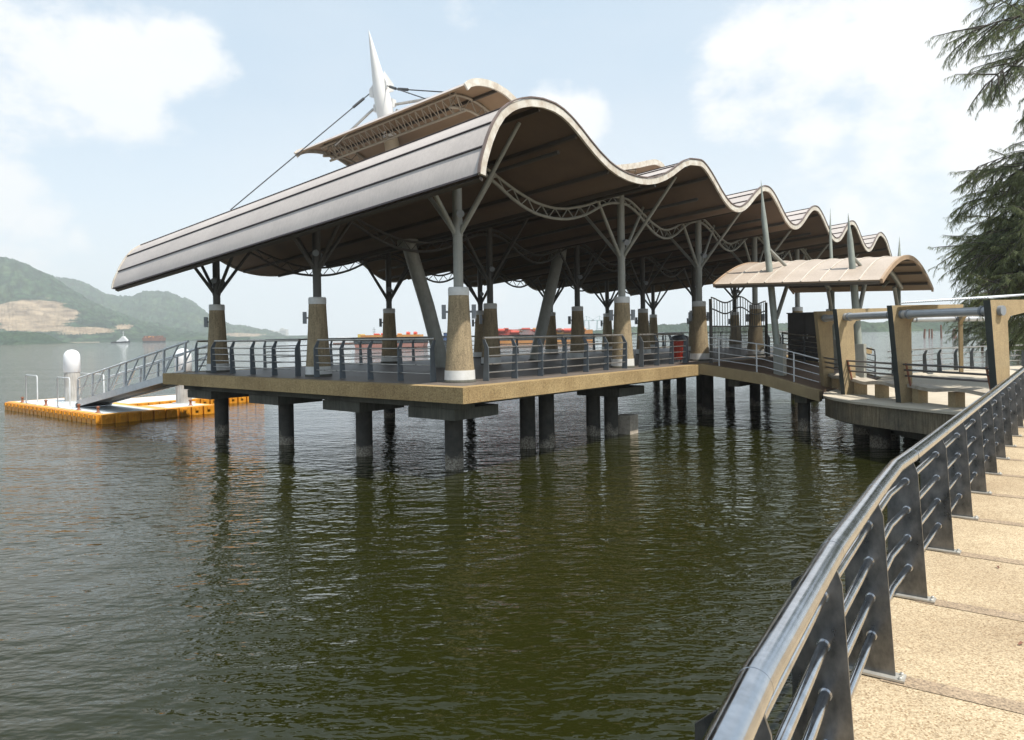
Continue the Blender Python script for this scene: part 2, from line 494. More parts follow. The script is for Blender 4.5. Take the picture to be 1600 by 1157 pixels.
# ---------------------------------------------------------------- pier deck
DECK = EYE-1.2
S_END, T_END = 35.6, 12.85
SC, TC_ = -1.5, -1.5
def pier():
    r = thing('pier', 'concrete pier deck on round piles with sunlit tan edge over dark water', 'pier', (0, 0, 0))
    mb = MB(); mb.box((SC+.35, TC_+.35, DECK-.33), (S_END-.35, T_END-.35, DECK-0.004)); mb.build('deck_slab', 'deck_top', r)
    # edge beam of exposed aggregate, four sides, mitred at the corners
    o = [(SC, TC_), (S_END, TC_), (S_END, T_END), (SC, T_END)]
    i_ = [(SC+.352, TC_+.352), (S_END-.352, TC_+.352), (S_END-.352, T_END-.352), (SC+.352, T_END-.352)]
    mb = MB()
    for k in range(4):
        k2 = (k+1) % 4
        mb.prism([o[k], o[k2], i_[k2], i_[k]], DECK-.37, DECK)
    mb.build('edge_beam', 'aggregate', r)
    # beams below
    for t in (-.1, 3.7, 7.4, 11.2):
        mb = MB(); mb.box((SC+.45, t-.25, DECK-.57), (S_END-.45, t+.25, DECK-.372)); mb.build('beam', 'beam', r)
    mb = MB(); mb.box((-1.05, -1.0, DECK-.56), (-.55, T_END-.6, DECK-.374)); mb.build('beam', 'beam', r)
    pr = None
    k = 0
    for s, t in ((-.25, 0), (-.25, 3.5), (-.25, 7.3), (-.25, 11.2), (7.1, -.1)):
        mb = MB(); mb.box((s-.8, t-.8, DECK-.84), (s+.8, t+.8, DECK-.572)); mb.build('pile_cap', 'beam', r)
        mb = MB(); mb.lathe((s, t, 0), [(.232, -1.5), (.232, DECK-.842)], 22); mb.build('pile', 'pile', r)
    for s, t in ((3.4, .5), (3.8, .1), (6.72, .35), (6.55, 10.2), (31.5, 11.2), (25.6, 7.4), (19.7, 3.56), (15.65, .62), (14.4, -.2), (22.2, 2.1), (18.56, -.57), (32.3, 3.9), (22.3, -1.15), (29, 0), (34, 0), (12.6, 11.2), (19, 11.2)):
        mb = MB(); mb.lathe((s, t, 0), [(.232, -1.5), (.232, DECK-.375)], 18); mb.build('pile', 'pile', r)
    mb = MB(); mb.box((7.42, -.62, 0.0), (7.95, -.1, 0.62)); x = mb.build('pile_block', 'block', r); x['label'] = 'pale concrete block fixed to a pile at the water'
    return r
PIER = pier()

# bridge ramp from the pier to the platform
def ramp_z(t):
    return lerp_table([(-5.6, EYE-2.0), (-3.7, EYE-1.5), (-1.5, EYE-1.2)], t)
def bridge():
    r = thing('bridge', 'sloping brown plank bridge joining the pier deck to the round platform', 'footbridge', (10.84, -1.5, 0))
    ts = [-1.502, -2.2, -2.95, -3.7, -4.3, -5.0, -5.6]
    for nm, s0, s1, m, up, dn in (('deck', 11.1, 18.75, 'plank', 0.0, -.12), ('edge_beam', 10.82, 11.098, 'frame_concrete', .03, -.33), ('edge_beam', 18.752, 19.0, 'frame_concrete', .03, -.33)):
        vs = []
        for t in ts:
            z = ramp_z(t)
            vs += [(s0, t, z+dn), (s1, t, z+dn), (s1, t, z+up), (s0, t, z+up)]
        fs = [(0, 1, 2, 3), tuple(4*(len(ts)-1)+k for k in (3, 2, 1, 0))]
        for i in range(len(ts)-1):
            for k in range(4):
                a, b = i*4+k, i*4+(k+1) % 4
                fs.append((b, a, a+4, b+4))
        mb = MB(); mb.add(vs, fs); mb.build(nm, m, r)
    for t in (-2.6, -4.9):
        mb = MB(); mb.box((11.2, t-.2, ramp_z(t)-.62), (18.6, t+.2, ramp_z(t)-.34)); mb.build('cross_beam', 'beam', r)
        for s in ((11.5, 18.3) if t < -4 else ()):
            mb = MB(); mb.lathe((s, t, 0), [(.2, -1.5), (.2, ramp_z(t)-.622)], 16); mb.build('pile', 'pile', r)
    return r
bridge()

# ---------------------------------------------------------------- wave roof
SLOPE = 0.082
PROF = [(-2.22, 3.30), (-2.19, 3.52), (-2.08, 3.80), (-1.95, 4.10), (-1.75, 4.44), (-1.51, 4.73), (-1.22, 4.94), (-.91, 5.09), (-.5, 5.22), (-.06, 5.29), (.39, 5.30), (.73, 5.245), (1.09, 5.13), (1.46, 4.96), (1.84, 4.76), (2.3, 4.54), (2.78, 4.36), (3.21, 4.26), (3.73, 4.205), (4.27, 4.205), (4.84, 4.26), (5.35, 4.37), (5.89, 4.55), (6.35, 4.75), (6.73, 4.95), (7.1, 5.13), (7.52, 5.27), (8.07, 5.34), (8.64, 5.29)]
def wave(s0, s1, n):
    """from one crest at s0 to the next crest at s1"""
    out = []
    for i in range(1, n+1):
        u = i/n
        s = s0+(s1-s0)*u
        z = 4.80+0.575*math.cos(2*math.pi*u)+0.05*math.cos(4*math.pi*u)-0.03
        out.append((s+0.12*math.sin(2*math.pi*u), z))
    return out
def full_profile():
    p = PROF[:-2]+[(8.1, 5.35)]
    for k in range(4):
        a = 8.1+6.07*k
        p += [(s, z+0.012*(k+1)) for s, z in wave(a, a+6.07, 22)]
    p += [(32.9, 5.38), (33.35, 5.27), (33.75, 5.10), (34.1, 4.88), (34.45, 4.62), (34.75, 4.40), (35.0, 4.20)]
    return p
FP = full_profile()
def resample(p, step):
    out = [p[0]]; acc = 0
    for a, b in zip(p, p[1:]):
        L = math.dist(a, b); pos = 0
        while acc+L-pos >= step:
            pos += step-acc; acc = 0
            u = pos/L; out.append((a[0]+(b[0]-a[0])*u, a[1]+(b[1]-a[1])*u))
        acc += L-pos
    return out
def normals(p):
    ns = []
    for i in range(len(p)):
        a, b = p[max(0, i-1)], p[min(len(p)-1, i+1)]
        d = math.dist(a, b); ns.append((-(b[1]-a[1])/d, (b[0]-a[0])/d))
    return ns
def roof_z(s, t):   # top of the roof, height over water
    return EYE+lerp_table(FP, s)-SLOPE*(t+2.8)

def sheet(mb, p, t0, t1, off0, off1, base, slope, nt_=1, mtop=None, mbot=None, mend=None):
    """curved slab: profile p (s,z), between normal offsets off0 (top) and off1 (bottom)"""
    ns = normals(p); n = len(p)
    rows = []
    for j in range(nt_+1):
        t = t0+(t1-t0)*j/nt_
        dz = base-slope*(t+2.8)
        rows.append(([(s+nx*off0, t, z+nz*off0+dz) for (s, z), (nx, nz) in zip(p, ns)], [(s+nx*off1, t, z+nz*off1+dz) for (s, z), (nx, nz) in zip(p, ns)]))
    vt = [v for r in rows for v in r[0]]; vb = [v for r in rows for v in r[1]]
    ft, fb = [], []
    for j in range(nt_):
        for i in range(n-1):
            a = j*n+i; ft.append((a, a+1, a+n+1, a+n)); fb.append((a+n, a+n+1, a+1, a))
    if mtop: mb.use(mtop)
    mb.add(vt, ft, True)
    if mbot: mb.use(mbot)
    mb.add(vb, fb, True)
    if mend: mb.use(mend)
    for j in (0, nt_):
        vs = rows[j][0]+rows[j][1]
        fs = [(i, n+i, n+i+1, i+1) if j == 0 else (i+1, n+i+1, n+i, i) for i in range(n-1)]
        mb.add(vs, fs)
    for i in (0, n-1):
        vs = [rows[0][0][i], rows[nt_][0][i], rows[nt_][1][i], rows[0][1][i]]
        mb.add(vs, [(0, 1, 2, 3) if i == 0 else (3, 2, 1, 0)])

def strip(mb, p, i, t0, t1, w, h, off, base, slope):
    """a batten along t on the profile at point i"""
    ns = normals(p); (s, z), (nx, nz) = p[i], ns[i]
    tx, tz = nz, -nx
    def P(a, b, t): return (s+tx*a+nx*b, t, z+tz*a+nz*b+base-slope*(t+2.8))
    vs = [P(-w/2, off, t0), P(w/2, off, t0), P(w/2, off+h, t0), P(-w/2, off+h, t0), P(-w/2, off, t1), P(w/2, off, t1), P(w/2, off+h, t1), P(-w/2, off+h, t1)]
    mb.add(vs, [(0, 1, 2, 3), (7, 6, 5, 4), (4, 5, 1, 0), (5, 6, 2, 1), (6, 7, 3, 2), (7, 4, 0, 3)])

T0R, T1R = -2.8, 15.05
def main_roof():
    r = thing('wave_roof', 'long wavy grey metal roof over the whole pier, held up by branching columns', 'roof', (0, 0, DECK))
    fine = resample(FP, 0.16)
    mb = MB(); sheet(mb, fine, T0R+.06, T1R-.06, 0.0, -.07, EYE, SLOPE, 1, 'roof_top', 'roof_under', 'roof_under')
    mb.use('seam')
    seams = resample(FP, 0.66)
    for i in range(1, len(seams)-1):
        strip(mb, seams, i, T0R+.1, T1R-.1, 0.034, 0.03, 0.002, EYE, SLOPE)
    strip(mb, seams, 0, T0R+.1, T1R-.1, 0.05, 0.03, 0.0, EYE, SLOPE)
    mb.build('roof_sheet', None, r)
    # purlins below
    mb = MB(); pl = resample(FP, 1.6)
    for i in range(0, len(pl)):
        strip(mb, pl, i, T0R+.12, T1R-.12, 0.07, -0.11, -0.072, EYE, SLOPE)
    o = mb.build('purlins', 'purlin', r)
    # edge trims
    for t0, t1 in ((T0R, T0R+.058), (T1R-.058, T1R)):
        mb = MB(); sheet(mb, fine, t0, t1, .04, -.13, EYE, SLOPE, 1); mb.build('edge_trim', 'trim', r)
    for t0 in (T0R-.02,):
        mb = MB(); sheet(mb, fine, t0, t0+.07, .085, .052, EYE, SLOPE, 1); mb.build('edge_flashing', 'seam_brown', r)
    # trusses following the wave over each column row
    for tr in (0.0, 5.92, 11.84):
        mb = MB()
        base = EYE-SLOPE*tr-.0
        S = [-1.7+i*0.33 for i in range(int((34.4+1.7)/0.33)+1)]
        up, lo = [], []
        for s in S:
            zr = lerp_table(FP, s)-.23
            k = (zr+.23-4.2)/1.12
            up.append((s, tr, base+3.78+0.62*k*1.25 if k > 0 else base+3.74+.62*k))
            lo.append((s, tr, base+3.42+1.0*k))
        up = [(a, b, min(c, roof_z(a, b)-.24)) for a, b, c in up]
        lo = [(a, b, min(c, u[2]-.2)) for (a, b, c), u in zip(lo, up)]
        lo = [(a, b, max(c, EYE+2.6-SLOPE*tr)) for (a, b, c) in lo]
        mb.tube(up, .042, 8); mb.tube(lo, .045, 8)
        for i in range(0, len(S)-1):
            mb.tube([lo[i], up[i+1]] if i % 2 else [up[i], lo[i+1]], .018, 5, False)
        mb.build('truss', 'pole_dark' if tr > 1 else 'pole', r)  # inner trusses take the pole colour with roof shade put in
    # pairs of beams along t beside each column line
    for s in (0.0, 8.06, 14.13, 20.2, 26.28, 32.35):
        for ds in (-1.5, 1.5):
            z = lerp_table(FP, s+ds)-.34
            mb = MB(); mb.tube([(s+ds, T0R+.7, EYE+z-SLOPE*(T0R+.7+2.8)), (s+ds, T1R-.8, EYE+z-SLOPE*(T1R-.8+2.8))], .055, 8)
            # cross truss below it
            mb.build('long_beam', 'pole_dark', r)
    return r
M['seam_brown'] = mat('brown_flashing', (0.20, 0.15, 0.13), (0.12, 0.09, 0.08), 0.6, scale=3)
main_roof()

# ---------------------------------------------------------------- columns
def build_column(t_row, front, boxes, label, group):
    base = DECK
    r = thing('roof_column', label, 'column', (0, t_row, base), group=group)
    mb = MB()
    mb.lathe((0, t_row, base), [(.41, 0), (.41, .06), (.395, .065)], 32); mb.build('socket', 'beam', r)
    mb = MB(); mb.lathe((0, t_row, base), [(.392, .066), (.385, .30)], 32); mb.build('base_band', 'white_band', r)
    mb = MB(); mb.lathe((0, t_row, base), [(.372, .301), (.352, .55), (.314, 1.1), (.284, 1.65), (.26, 2.19)], 32); mb.build('cone', 'cone', r)
    mb = MB(); mb.lathe((0, t_row, base), [(.268, 2.191), (.268, 2.36), (.25, 2.40), (.13, 2.41)], 28); mb.build('collar_band', 'white_band', r)
    top = roof_z(0.15, t_row)-.12
    spl = EYE+2.62-SLOPE*t_row
    pm = 'pole' if front else 'pole_dark'  # same poles in the inner rows, roof shade put into their colour
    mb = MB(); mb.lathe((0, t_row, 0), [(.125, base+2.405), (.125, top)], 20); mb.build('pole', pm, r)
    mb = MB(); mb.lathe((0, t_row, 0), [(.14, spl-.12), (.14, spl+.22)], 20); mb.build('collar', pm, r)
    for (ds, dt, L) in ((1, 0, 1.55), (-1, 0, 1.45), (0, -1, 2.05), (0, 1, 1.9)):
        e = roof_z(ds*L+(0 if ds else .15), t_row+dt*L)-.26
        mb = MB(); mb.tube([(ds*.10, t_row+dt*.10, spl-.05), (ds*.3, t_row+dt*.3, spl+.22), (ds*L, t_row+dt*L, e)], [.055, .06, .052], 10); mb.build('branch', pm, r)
    for (dx, dy) in boxes:
        mb = MB()
        a = (dx*.33, t_row+dy*.33, base+1.78); b = (dx*.44, t_row+dy*.44, base+1.78)
        mb.bar((dx*.22, t_row+dy*.22, base+1.78), (dx*.34, t_row+dy*.34, base+1.78), .05, .05)
        mb.bar(a, b, .13, .36)
        mb.build('wall_light', 'lampgrey', r)
    # spotlights near the fork
    for sx, sy in ((.38, .3), (-.3, -.38)):
        mb = MB(); mb.tube([(sx*.5, t_row+sy*.5, spl+.45), (sx*1.1, t_row+sy*1.1, spl+.36)], [.05, .10], 12); mb.build('spotlight', 'lampgrey', r)
    return r
ORD = ['first', 'second', 'third', 'fourth', 'fifth', 'sixth']
SCOLS = [0.0, 8.06, 14.13, 20.2, 26.28, 32.35]
def columns():
    rows = [(0.0, True, ((-.7, .7), (.7, -.7)), 'cone-based column in the sunlit row facing the promenade', 'columns along the promenade side'),
            (5.92, False, ((-.75, .65),), 'cone-based column in the middle row of the pier', 'columns down the middle of the pier'),
            (11.84, False, ((-.7, .7),), 'cone-based column in the far row beside open river', 'columns along the far side of the pier')]
    first_lab = ['big half-sunlit cone-based column at the nearest corner of the pier', 'shaded cone-based column at the middle of the left end of the pier', 'shaded cone-based column at the far left corner of the pier beside the gangway']
    for k, (t, fr, bx, lb, g) in enumerate(rows):
        p = build_column(t, fr, bx, first_lab[k], g)
        for j in range(1, 6):
            copy_thing(p, W(SCOLS[j], t, DECK), '%s %s, counted from the left end' % (ORD[j], lb))
columns()

# leaning mast through the roofs, plus second strut
def mast():
    T = 6.5
    r = thing('mast', 'tall white pointed mast rising through both roofs with stay cables', 'mast', (5.91, T, DECK))
    h = lambda s, z: (s, T, EYE+z)
    mb = MB(); mb.tube([h(5.98, -1.2), h(5.2, 1.1), h(4.3, 3.33)], [.27, .262, .25], 24); mb.build('lower_leg', 'pole', r)
    mb = MB(); mb.tube([h(4.33, 3.25), h(4.22, 3.55)], [.40, .34], 24); mb.build('collar', 'pole', r)
    mb = MB(); mb.tube([h(4.24, 3.5), h(3.62, 6.68), h(3.55, 6.9)], [.25, .255, .25], 24); mb.build('middle_leg', 'trim_cream', r)
    mb = MB()
    pts, rs = [], []
    for u, rad in ((0, .25), (.12, .275), (.25, .30), (.36, .29), (.5, .235), (.65, .17), (.8, .105), (.92, .05), (1, .008)):
        s = 3.55+(2.68-3.55)*u; z = 6.9+(10.32-6.9)*u
        pts.append(h(s, z)); rs.append(rad)
    mb.tube(pts, rs, 24); mb.build('spire', 'white_steel', r)
    # ear plates for the cables
    def ear(ds, dt, z0, z1, L):
        mb = MB()
        sc = 3.55-(z0-6.9)*.255
        d = Vector((ds, dt, 0)).normalized()
        a = Vector(h(sc, z0)); b = Vector(h(sc-(z1-z0)*.255, z1))
        mb.plate([(0.1, 0), (L, .12), (L, .34), (.1, z1-z0)], a, d, (0, 0, 1), .05)
        mb.build('cable_plate', 'white_steel', r)
        return a+d*L+Vector((0, 0, .2))
    e1 = ear(-.75, .66, 8.1, 8.95, .45); e2 = ear(-.7, .7, 7.62, 8.08, .42)
    e3 = ear(.75, -.66, 8.3, 9.1, .42); e4 = ear(.6, -.5, 7.8, 8.25, .40); e5 = ear(-.1, -1, 8.3, 9.0, .34)
    def cable(a, b, rad, nm='cable', m='dark'):
        mb = MB(); a, b = Vector(a), Vector(b)
        mb.tube([a, b], rad, 6)
        if nm == 'cable':
            d = (b-a).normalized(); mb.tube([a+d*.25, a+d*.75], rad*2.6, 8)
        mb.build(nm, m, r)
    cable(e1, (-1.0, 9.06, EYE+4.12), .018)
    cable(e2, (2.0, 7.55, EYE+6.5), .045, 'stay_pipe', 'rail_tube')
    cable(e3, (3.4, 2.2, EYE+7.4), .02)
    cable(e5, (2.3, 3.4, EYE+7.25), .018)
    cable(e4, (2.7, 3.5, EYE+7.40), .05, 'stay_pipe', 'rail_tube')
    cable(e4+Vector((0, 0, -.2)), (4.2, 4.6, EYE+6.95), .045, 'stay_pipe', 'rail_tube')
    r2 = thing('leaning_strut', 'thick grey leaning strut without a spire, right of the mast, under the roof', 'strut', (11.55, T, DECK))
    mb = MB(); mb.tube([h(11.6, -1.2), h(13.5, 3.45)], [.26, .25], 24); mb.build('shaft', 'pole', r2)
    mb = MB(); mb.tube([h(13.46, 3.35), h(13.7, 3.95)], [.36, .3], 24); mb.build('collar', 'pole', r2)
M['trim_cream'] = mat('cream_mast_paint', (0.62, 0.52, 0.38), (0.52, 0.43, 0.31), 0.5, scale=2)
mast()

# upper canopy roof above the main roof
UP = [(1.80, 7.02), (1.95, 7.16), (2.2, 7.27), (2.5, 7.34), (2.85, 7.38), (3.2, 7.38), (3.67, 7.31), (4.1, 7.16), (4.7, 6.88), (5.4, 6.52), (6.2, 6.15), (7.0, 5.92), (7.8, 5.84), (8.6, 5.86), (9.4, 5.98), (10.2, 6.14), (11.0, 6.32), (11.8, 6.52), (12.5, 6.72), (13.0, 6.84), (13.3, 6.86), (13.6, 6.82), (13.9, 6.70)]
def upper_roof():
    r = thing('upper_roof', 'smaller raised brown-lined roof above the wavy roof, pierced by the white mast', 'roof', (1.8, 5.4, EYE+5.0))
    up = [(s, z-SLOPE*(-2.8-1.45)*-1+0) for s, z in UP]   # heights are for t = 1.45
    up = [(s, z+SLOPE*(1.45+2.8)) for s, z in UP]
    # smooth
    fine = resample(up, .18)
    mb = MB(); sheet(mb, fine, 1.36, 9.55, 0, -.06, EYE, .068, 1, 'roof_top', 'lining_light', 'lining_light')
    mb.use('seam')
    sm = resample(up, .8)
    for i in range(1, len(sm)-1): strip(mb, sm, i, 1.4, 9.5, .045, .035, .002, EYE, .068)
    mb.build('roof_sheet', None, r)
    mb = MB(); pl = resample(up, 1.6)
    for i in range(1, len(pl)): strip(mb, pl, i, 1.4, 9.5, .06, -.09, -.062, EYE, .068)
    mb.build('purlins', 'purlin', r)
    for t0, t1 in ((1.30, 1.358), (9.552, 9.61)):
        mb = MB(); sheet(mb, fine, t0, t1, .04, -.17, EYE, .068, 1); mb.build('edge_trim', 'trim', r)
    # box truss under the raised lip
    def U(s, t, d): return (s, t, EYE+lerp_table(up, s)-.068*(t+2.8)-d)
    def tr(pa, pb, n, rr, nm):
        mb = MB(); mb.tube([pa(0), pa(1)], rr, 8); mb.tube([pb(0), pb(1)], rr, 8)
        for i in range(n):
            a, b = i/n, (i+1)/n
            mb.tube([pa(a), pb((a+b)/2)], rr*.45, 5, False); mb.tube([pb((a+b)/2), pa(b)], rr*.45, 5, False)
        mb.build(nm, 'truss_tan', r)
    tr(lambda u: U(2.35, 2.2+6.6*u, .16), lambda u: U(2.75, 2.2+6.6*u, .62), 22, .045, 'truss')
    tr(lambda u: U(6.6, 2.2+6.6*u, .16), lambda u: U(6.6, 2.2+6.6*u, .55), 22, .045, 'truss')
    for t in (2.4, 8.6):
        mb = MB(); ss = [2.3+.3*i for i in range(38)]
        a = [U(s, t, .12) for s in ss]; b = [U(s, t, .5) for s in ss]
        mb.tube(a, .045, 8); mb.tube(b, .045, 8)
        for i in range(len(ss)-1): mb.tube([a[i], b[i+1]] if i % 2 else [b[i], a[i+1]], .018, 5, False)
        mb.build('curved_truss', 'truss_tan', r)
    # posts down to the main roof
    for s, t in ((3.9, 2.4), (3.9, 8.6), (8.06, 2.4), (8.06, 8.6), (12.9, 2.4), (12.9, 8.6)):
        mb = MB(); mb.tube([(s, t, roof_z(s, t)-.05), U(s, t, .5)], .09, 10); mb.build('post', 'pole', r)
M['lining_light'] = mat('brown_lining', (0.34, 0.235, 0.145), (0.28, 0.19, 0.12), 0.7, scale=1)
M['truss_tan'] = mat('tan_truss_paint', (0.40, 0.34, 0.26), None, 0.5)
upper_roof()

# ---------------------------------------------------------------- pier railings
POST = [(0, 0), (.20, 0), (.135, .80), (.205, 1.0), (.12, 1.0), (0, .80)]
def rail_run(r, pts, zf, H=1.07, first=True, post_every=1.25, mat_post='rail_paint', mat_rail='rail_tube', skip=()):
    """posts and rails along a straight run in the pier frame; pts = outer line ends; inward = left of the run"""
    a, b = Vector(pts[0]), Vector(pts[1]); L = (b-a).length; d = (b-a).normalized(); inn = Vector((-d.y, d.x))
    n = max(1, round(L/post_every))
    zz = lambda p: zf(p.x, p.y)
    for i in range(n+1):
        p = a+d*(L*i/n)
        mb = MB(); mb.plate([(x, y*H) for x, y in POST], (p.x, p.y, zz(p)), (inn.x, inn.y, 0), (0, 0, 1), .022)
        mb.build('post', mat_post, r)
    for off, h, rad in ((.165, 1.03*H, .035), (.05, .80*H, .019), (.06, .60*H, .019), (.07, .40*H, .019), (.08, .20*H, .019)):
        p, q_ = a+inn*off, b+inn*off
        m_ = 4
        mb = MB(); mb.tube([((p+(q_-p)*k/m_).x, (p+(q_-p)*k/m_).y, zf(*(a+(b-a)*k/m_))+h) for k in range(m_+1)], rad, 10)
        mb.build('handrail' if h > 1 else 'rail', mat_rail, r)
flat = lambda x, y: DECK
def railings():
    g = 'railings around the pier deck'
    r = thing('pier_railing', 'grey steel railing along the shaded left end of the pier', 'railing', (-.45, 5.9, DECK), group=g)
    for t0, t1 in ((5.45, .55), (11.4, 6.4), (12.3, 12.25)):
        if t0-t1 < .2: continue
        rail_run(r, ((-.5, t0), (-.5, t1)), flat)
    r = thing('pier_railing', 'short grey railing at the far left corner of the pier beside the gangway', 'railing', (-.45, 12.4, DECK), group=g)
    rail_run(r, ((.9, 12.5), (-.5, 12.5)), flat, post_every=.7)
    r = thing('pier_railing', 'grey railing above the sunlit tan edge facing the promenade', 'railing', (5, -.45, DECK), group=g)
    for s0, s1 in ((.55, 7.5), (8.6, 11.95)):
        rail_run(r, ((s0, -.5), (s1, -.5)), flat)
    r = thing('pier_railing', 'long dark railing along the far side of the pier against the river', 'railing', (17, 12.3, DECK), group=g)
    rail_run(r, ((34.8, 12.45), (2.2, 12.45)), flat, post_every=1.55)
    r = thing('pier_railing', 'railing of the pier beyond the bridge and gate, hidden in shade', 'railing', (27, -.5, DECK), group=g)
    rail_run(r, ((19.6, -.9), (34.8, -.9)), flat, post_every=1.5)
    r = thing('pier_railing', 'railing across the distant right end of the pier', 'railing', (34.8, 6, DECK), group=g)
    rail_run(r, ((34.9, -.6), (34.9, 12.2)), flat, post_every=1.5)
    zf = lambda x, y: ramp_z(y)
    r = thing('bridge_railing', 'thin sloping railing on the near edge of the plank bridge', 'railing', (11, -3.5, EYE-1.5), group='bridge railings')
    for t in (-2.1, -3.45, -4.7):
        mb = MB(); mb.tube([(11.15, t, ramp_z(t)+.03), (11.15, t, ramp_z(t)+1.0)], .026, 8); mb.build('post', 'alu', r)
    for h in (.25, .5, .75, 1.0):
        mb = MB(); mb.tube([(11.15, t, ramp_z(t)+h) for t in (-1.75, -2.7, -3.7, -4.7, -5.5)], .015 if h < 1 else .022, 8); mb.build('rail', 'alu', r)
    r = thing('bridge_railing', 'dark sloping railing on the far edge of the plank bridge', 'railing', (18.8, -3.5, EYE-1.5), group='bridge railings')
    rail_run(r, ((18.7, -5.5), (18.7, -3.75)), zf, post_every=.9); rail_run(r, ((18.7, -3.65), (18.7, -1.8)), zf, post_every=.9)
railings()

# ---------------------------------------------------------------- gate
def gate():
    r = thing('gate', 'tall bar gate with swooping top rails at the start of the bridge', 'gate', (12.0, -1.42, DECK))
    T = -1.42; z0 = DECK+.06
    for s in (12.02, 17.72):
        mb = MB(); mb.box((s-.045, T-.045, DECK), (s+.045, T+.045, DECK+2.38)); mb.build('gate_post', 'pole_dark', r)
    def z_at(u): # u 0..1 across the two leaves, dip, crest in the middle, dip
        return 2.27+.11*math.cos(4*math.pi*u)+.11*math.sin(math.pi*u)**2
    for a, b in ((12.09, 14.84), (14.88, 17.64)):
        mb = MB(); n = 12
        for dz, w in ((0, .05), (-.42, .05)):
            mb.tube([(a+(b-a)*k/n, T, z0+z_at(((a+(b-a)*k/n)-12.0)/5.75)+dz) for k in range(n+1)], .028, 6)
        for z in (.08, 1.28):
            mb.box((a, T-.025, z0+z), (b, T+.025, z0+z+.05))
        m_ = 22
        for k in range(m_+1):
            s = a+(b-a)*k/m_
            zt = z_at((s-12)/5.75) if k % 2 == 0 else 1.28
            mb.bar((s, T, z0+.08), (s, T, z0+zt), .022, .022)
        mb.build('gate_leaf', 'pole_dark', r)
gate()

# bin, booth
def bin_():
    r = thing('litter_bin', 'round red slatted litter bin beside the third column of the promenade row', 'litter bin', (12.6, .1, DECK))
    c = (12.6, .1, DECK)
    mb = MB(); mb.lathe(c, [(.22, .12), (.255, .35), (.27, .6), (.27, .82)], 20); mb.build('body', 'bin_red', r)
    mb = MB()
    for k in range(14):
        a = 2*math.pi*k/14; mb.bar((c[0]+.275*math.cos(a), c[1]+.275*math.sin(a), DECK+.1), (c[0]+.295*math.cos(a), c[1]+.295*math.sin(a), DECK+.85), .03, .012)
    for z in (.2, .35, .5, .65): mb.lathe((c[0], c[1], DECK+z), [(.287, 0), (.287, .03)], 20)
    mb.build('cage', 'bin_red', r)
    mb = MB(); mb.lathe((c[0], c[1], DECK), [(.31, .86), (.33, .9), (.33, .97), (.22, 1.04), (.05, 1.06)], 20); mb.build('lid', 'dark', r)
    mb = MB()
    for k in range(3):
        a = 2*math.pi*k/3+.4; mb.bar((c[0]+.33*math.cos(a), c[1]+.33*math.sin(a), DECK), (c[0]+.33*math.cos(a), c[1]+.33*math.sin(a), DECK+.92), .05, .05)
    mb.build('stand', 'dark', r)
bin_()
def booth():
    s, t = 19.35, -2.7
    z = ramp_z(t)
    r = thing('control_cabinet', 'dark grey cabinet beside the bridge, behind the first tan frame', 'cabinet', (s, t, z))
    mb = MB(); mb.box((s-.5, t-.75, z+.06), (s+.5, t+.75, z+2.05)); b = mb.build('body', 'booth', r)
    mb = MB(); mb.box((s-.54, t-.79, z+2.052), (s+.54, t+.79, z+2.1)); mb.build('top', 'dark', r)
    mb = MB(); mb.box((s-.47, t-.72, z), (s+.47, t+.72, z+.058)); mb.build('plinth', 'dark', r)
    for a in (-.7, .02):
        mb = MB(); mb.box((s-.512, t+a, z+.15), (s-.502, t+a+.68, z+1.95)); d = mb.build('door', 'booth', r)
        mb = MB(); mb.box((s-.54, t+a+(.6 if a < 0 else .04), z+.95), (s-.514, t+a+(.64 if a < 0 else .08), z+1.15)); mb.build('handle', 'alu', d)
booth()

# ---------------------------------------------------------------- bridge canopy and its masts
CAN = []
for k in range(25):
    u = -1+2*k/24
    CAN.append((15.1+4.3*u, 1.33+1.17*math.cos(u*math.pi/2*.93)**0.92))
def canopy():
    r = thing('bridge_canopy', 'low cream barrel-vaulted canopy over the bridge, beside the wavy roof', 'canopy', (15.1, -4.8, EYE+1.0))
    f = resample(CAN, .2)
    sl = .028
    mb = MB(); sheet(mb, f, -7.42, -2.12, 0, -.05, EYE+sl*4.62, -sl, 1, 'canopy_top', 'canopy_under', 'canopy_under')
    mb.use('canopy_seam')
    dz0 = EYE+sl*4.62
    nf = normals(f)
    for k in range(1, 9):
        t = -7.42+5.3*k/9
        dz = dz0+sl*(t+2.8)
        vs = []
        for (s, z), (nx, nz) in zip(f, nf):
            vs += [(s+nx*.002, t-.018, z+nz*.002+dz), (s+nx*.03, t-.018, z+nz*.03+dz), (s+nx*.03, t+.018, z+nz*.03+dz), (s+nx*.002, t+.018, z+nz*.002+dz)]
        fs = []
        for i in range(len(f)-1):
            for j in range(3): a = i*4+j; fs.append((a, a+4, a+5, a+1))
        mb.add(vs, fs)
    mb.build('roof_sheet', None, r)
    for t0, t1 in ((-7.49, -7.422), (-2.118, -2.05)):
        mb = MB(); sheet(mb, f, t0, t1, .03, -.12, dz0, -sl, 1); mb.build('edge_trim', 'canopy_trim', r)
    mb = MB(); pl = resample(CAN, 1.15)
    for i in range(len(pl)): strip(mb, pl, i, -7.4, -2.14, .06, -.09, -.052, dz0, -sl)
    mb.build('purlins', 'purlin', r)
    for t in (-6.45, -3.75):
        dz = dz0+sl*(t+2.8)-.2
        mb = MB(); mb.tube([(s, t, z+dz) for s, z in CAN[2:-2]], .09, 10); mb.build('rib', 'pole', r)
M['canopy_seam'] = mat('canopy_seam', (0.62, 0.56, 0.48), None, 0.5)
M['canopy_trim'] = mat('canopy_trim', (0.42, 0.30, 0.20), (0.34, 0.24, 0.16), 0.6, scale=3)
canopy()
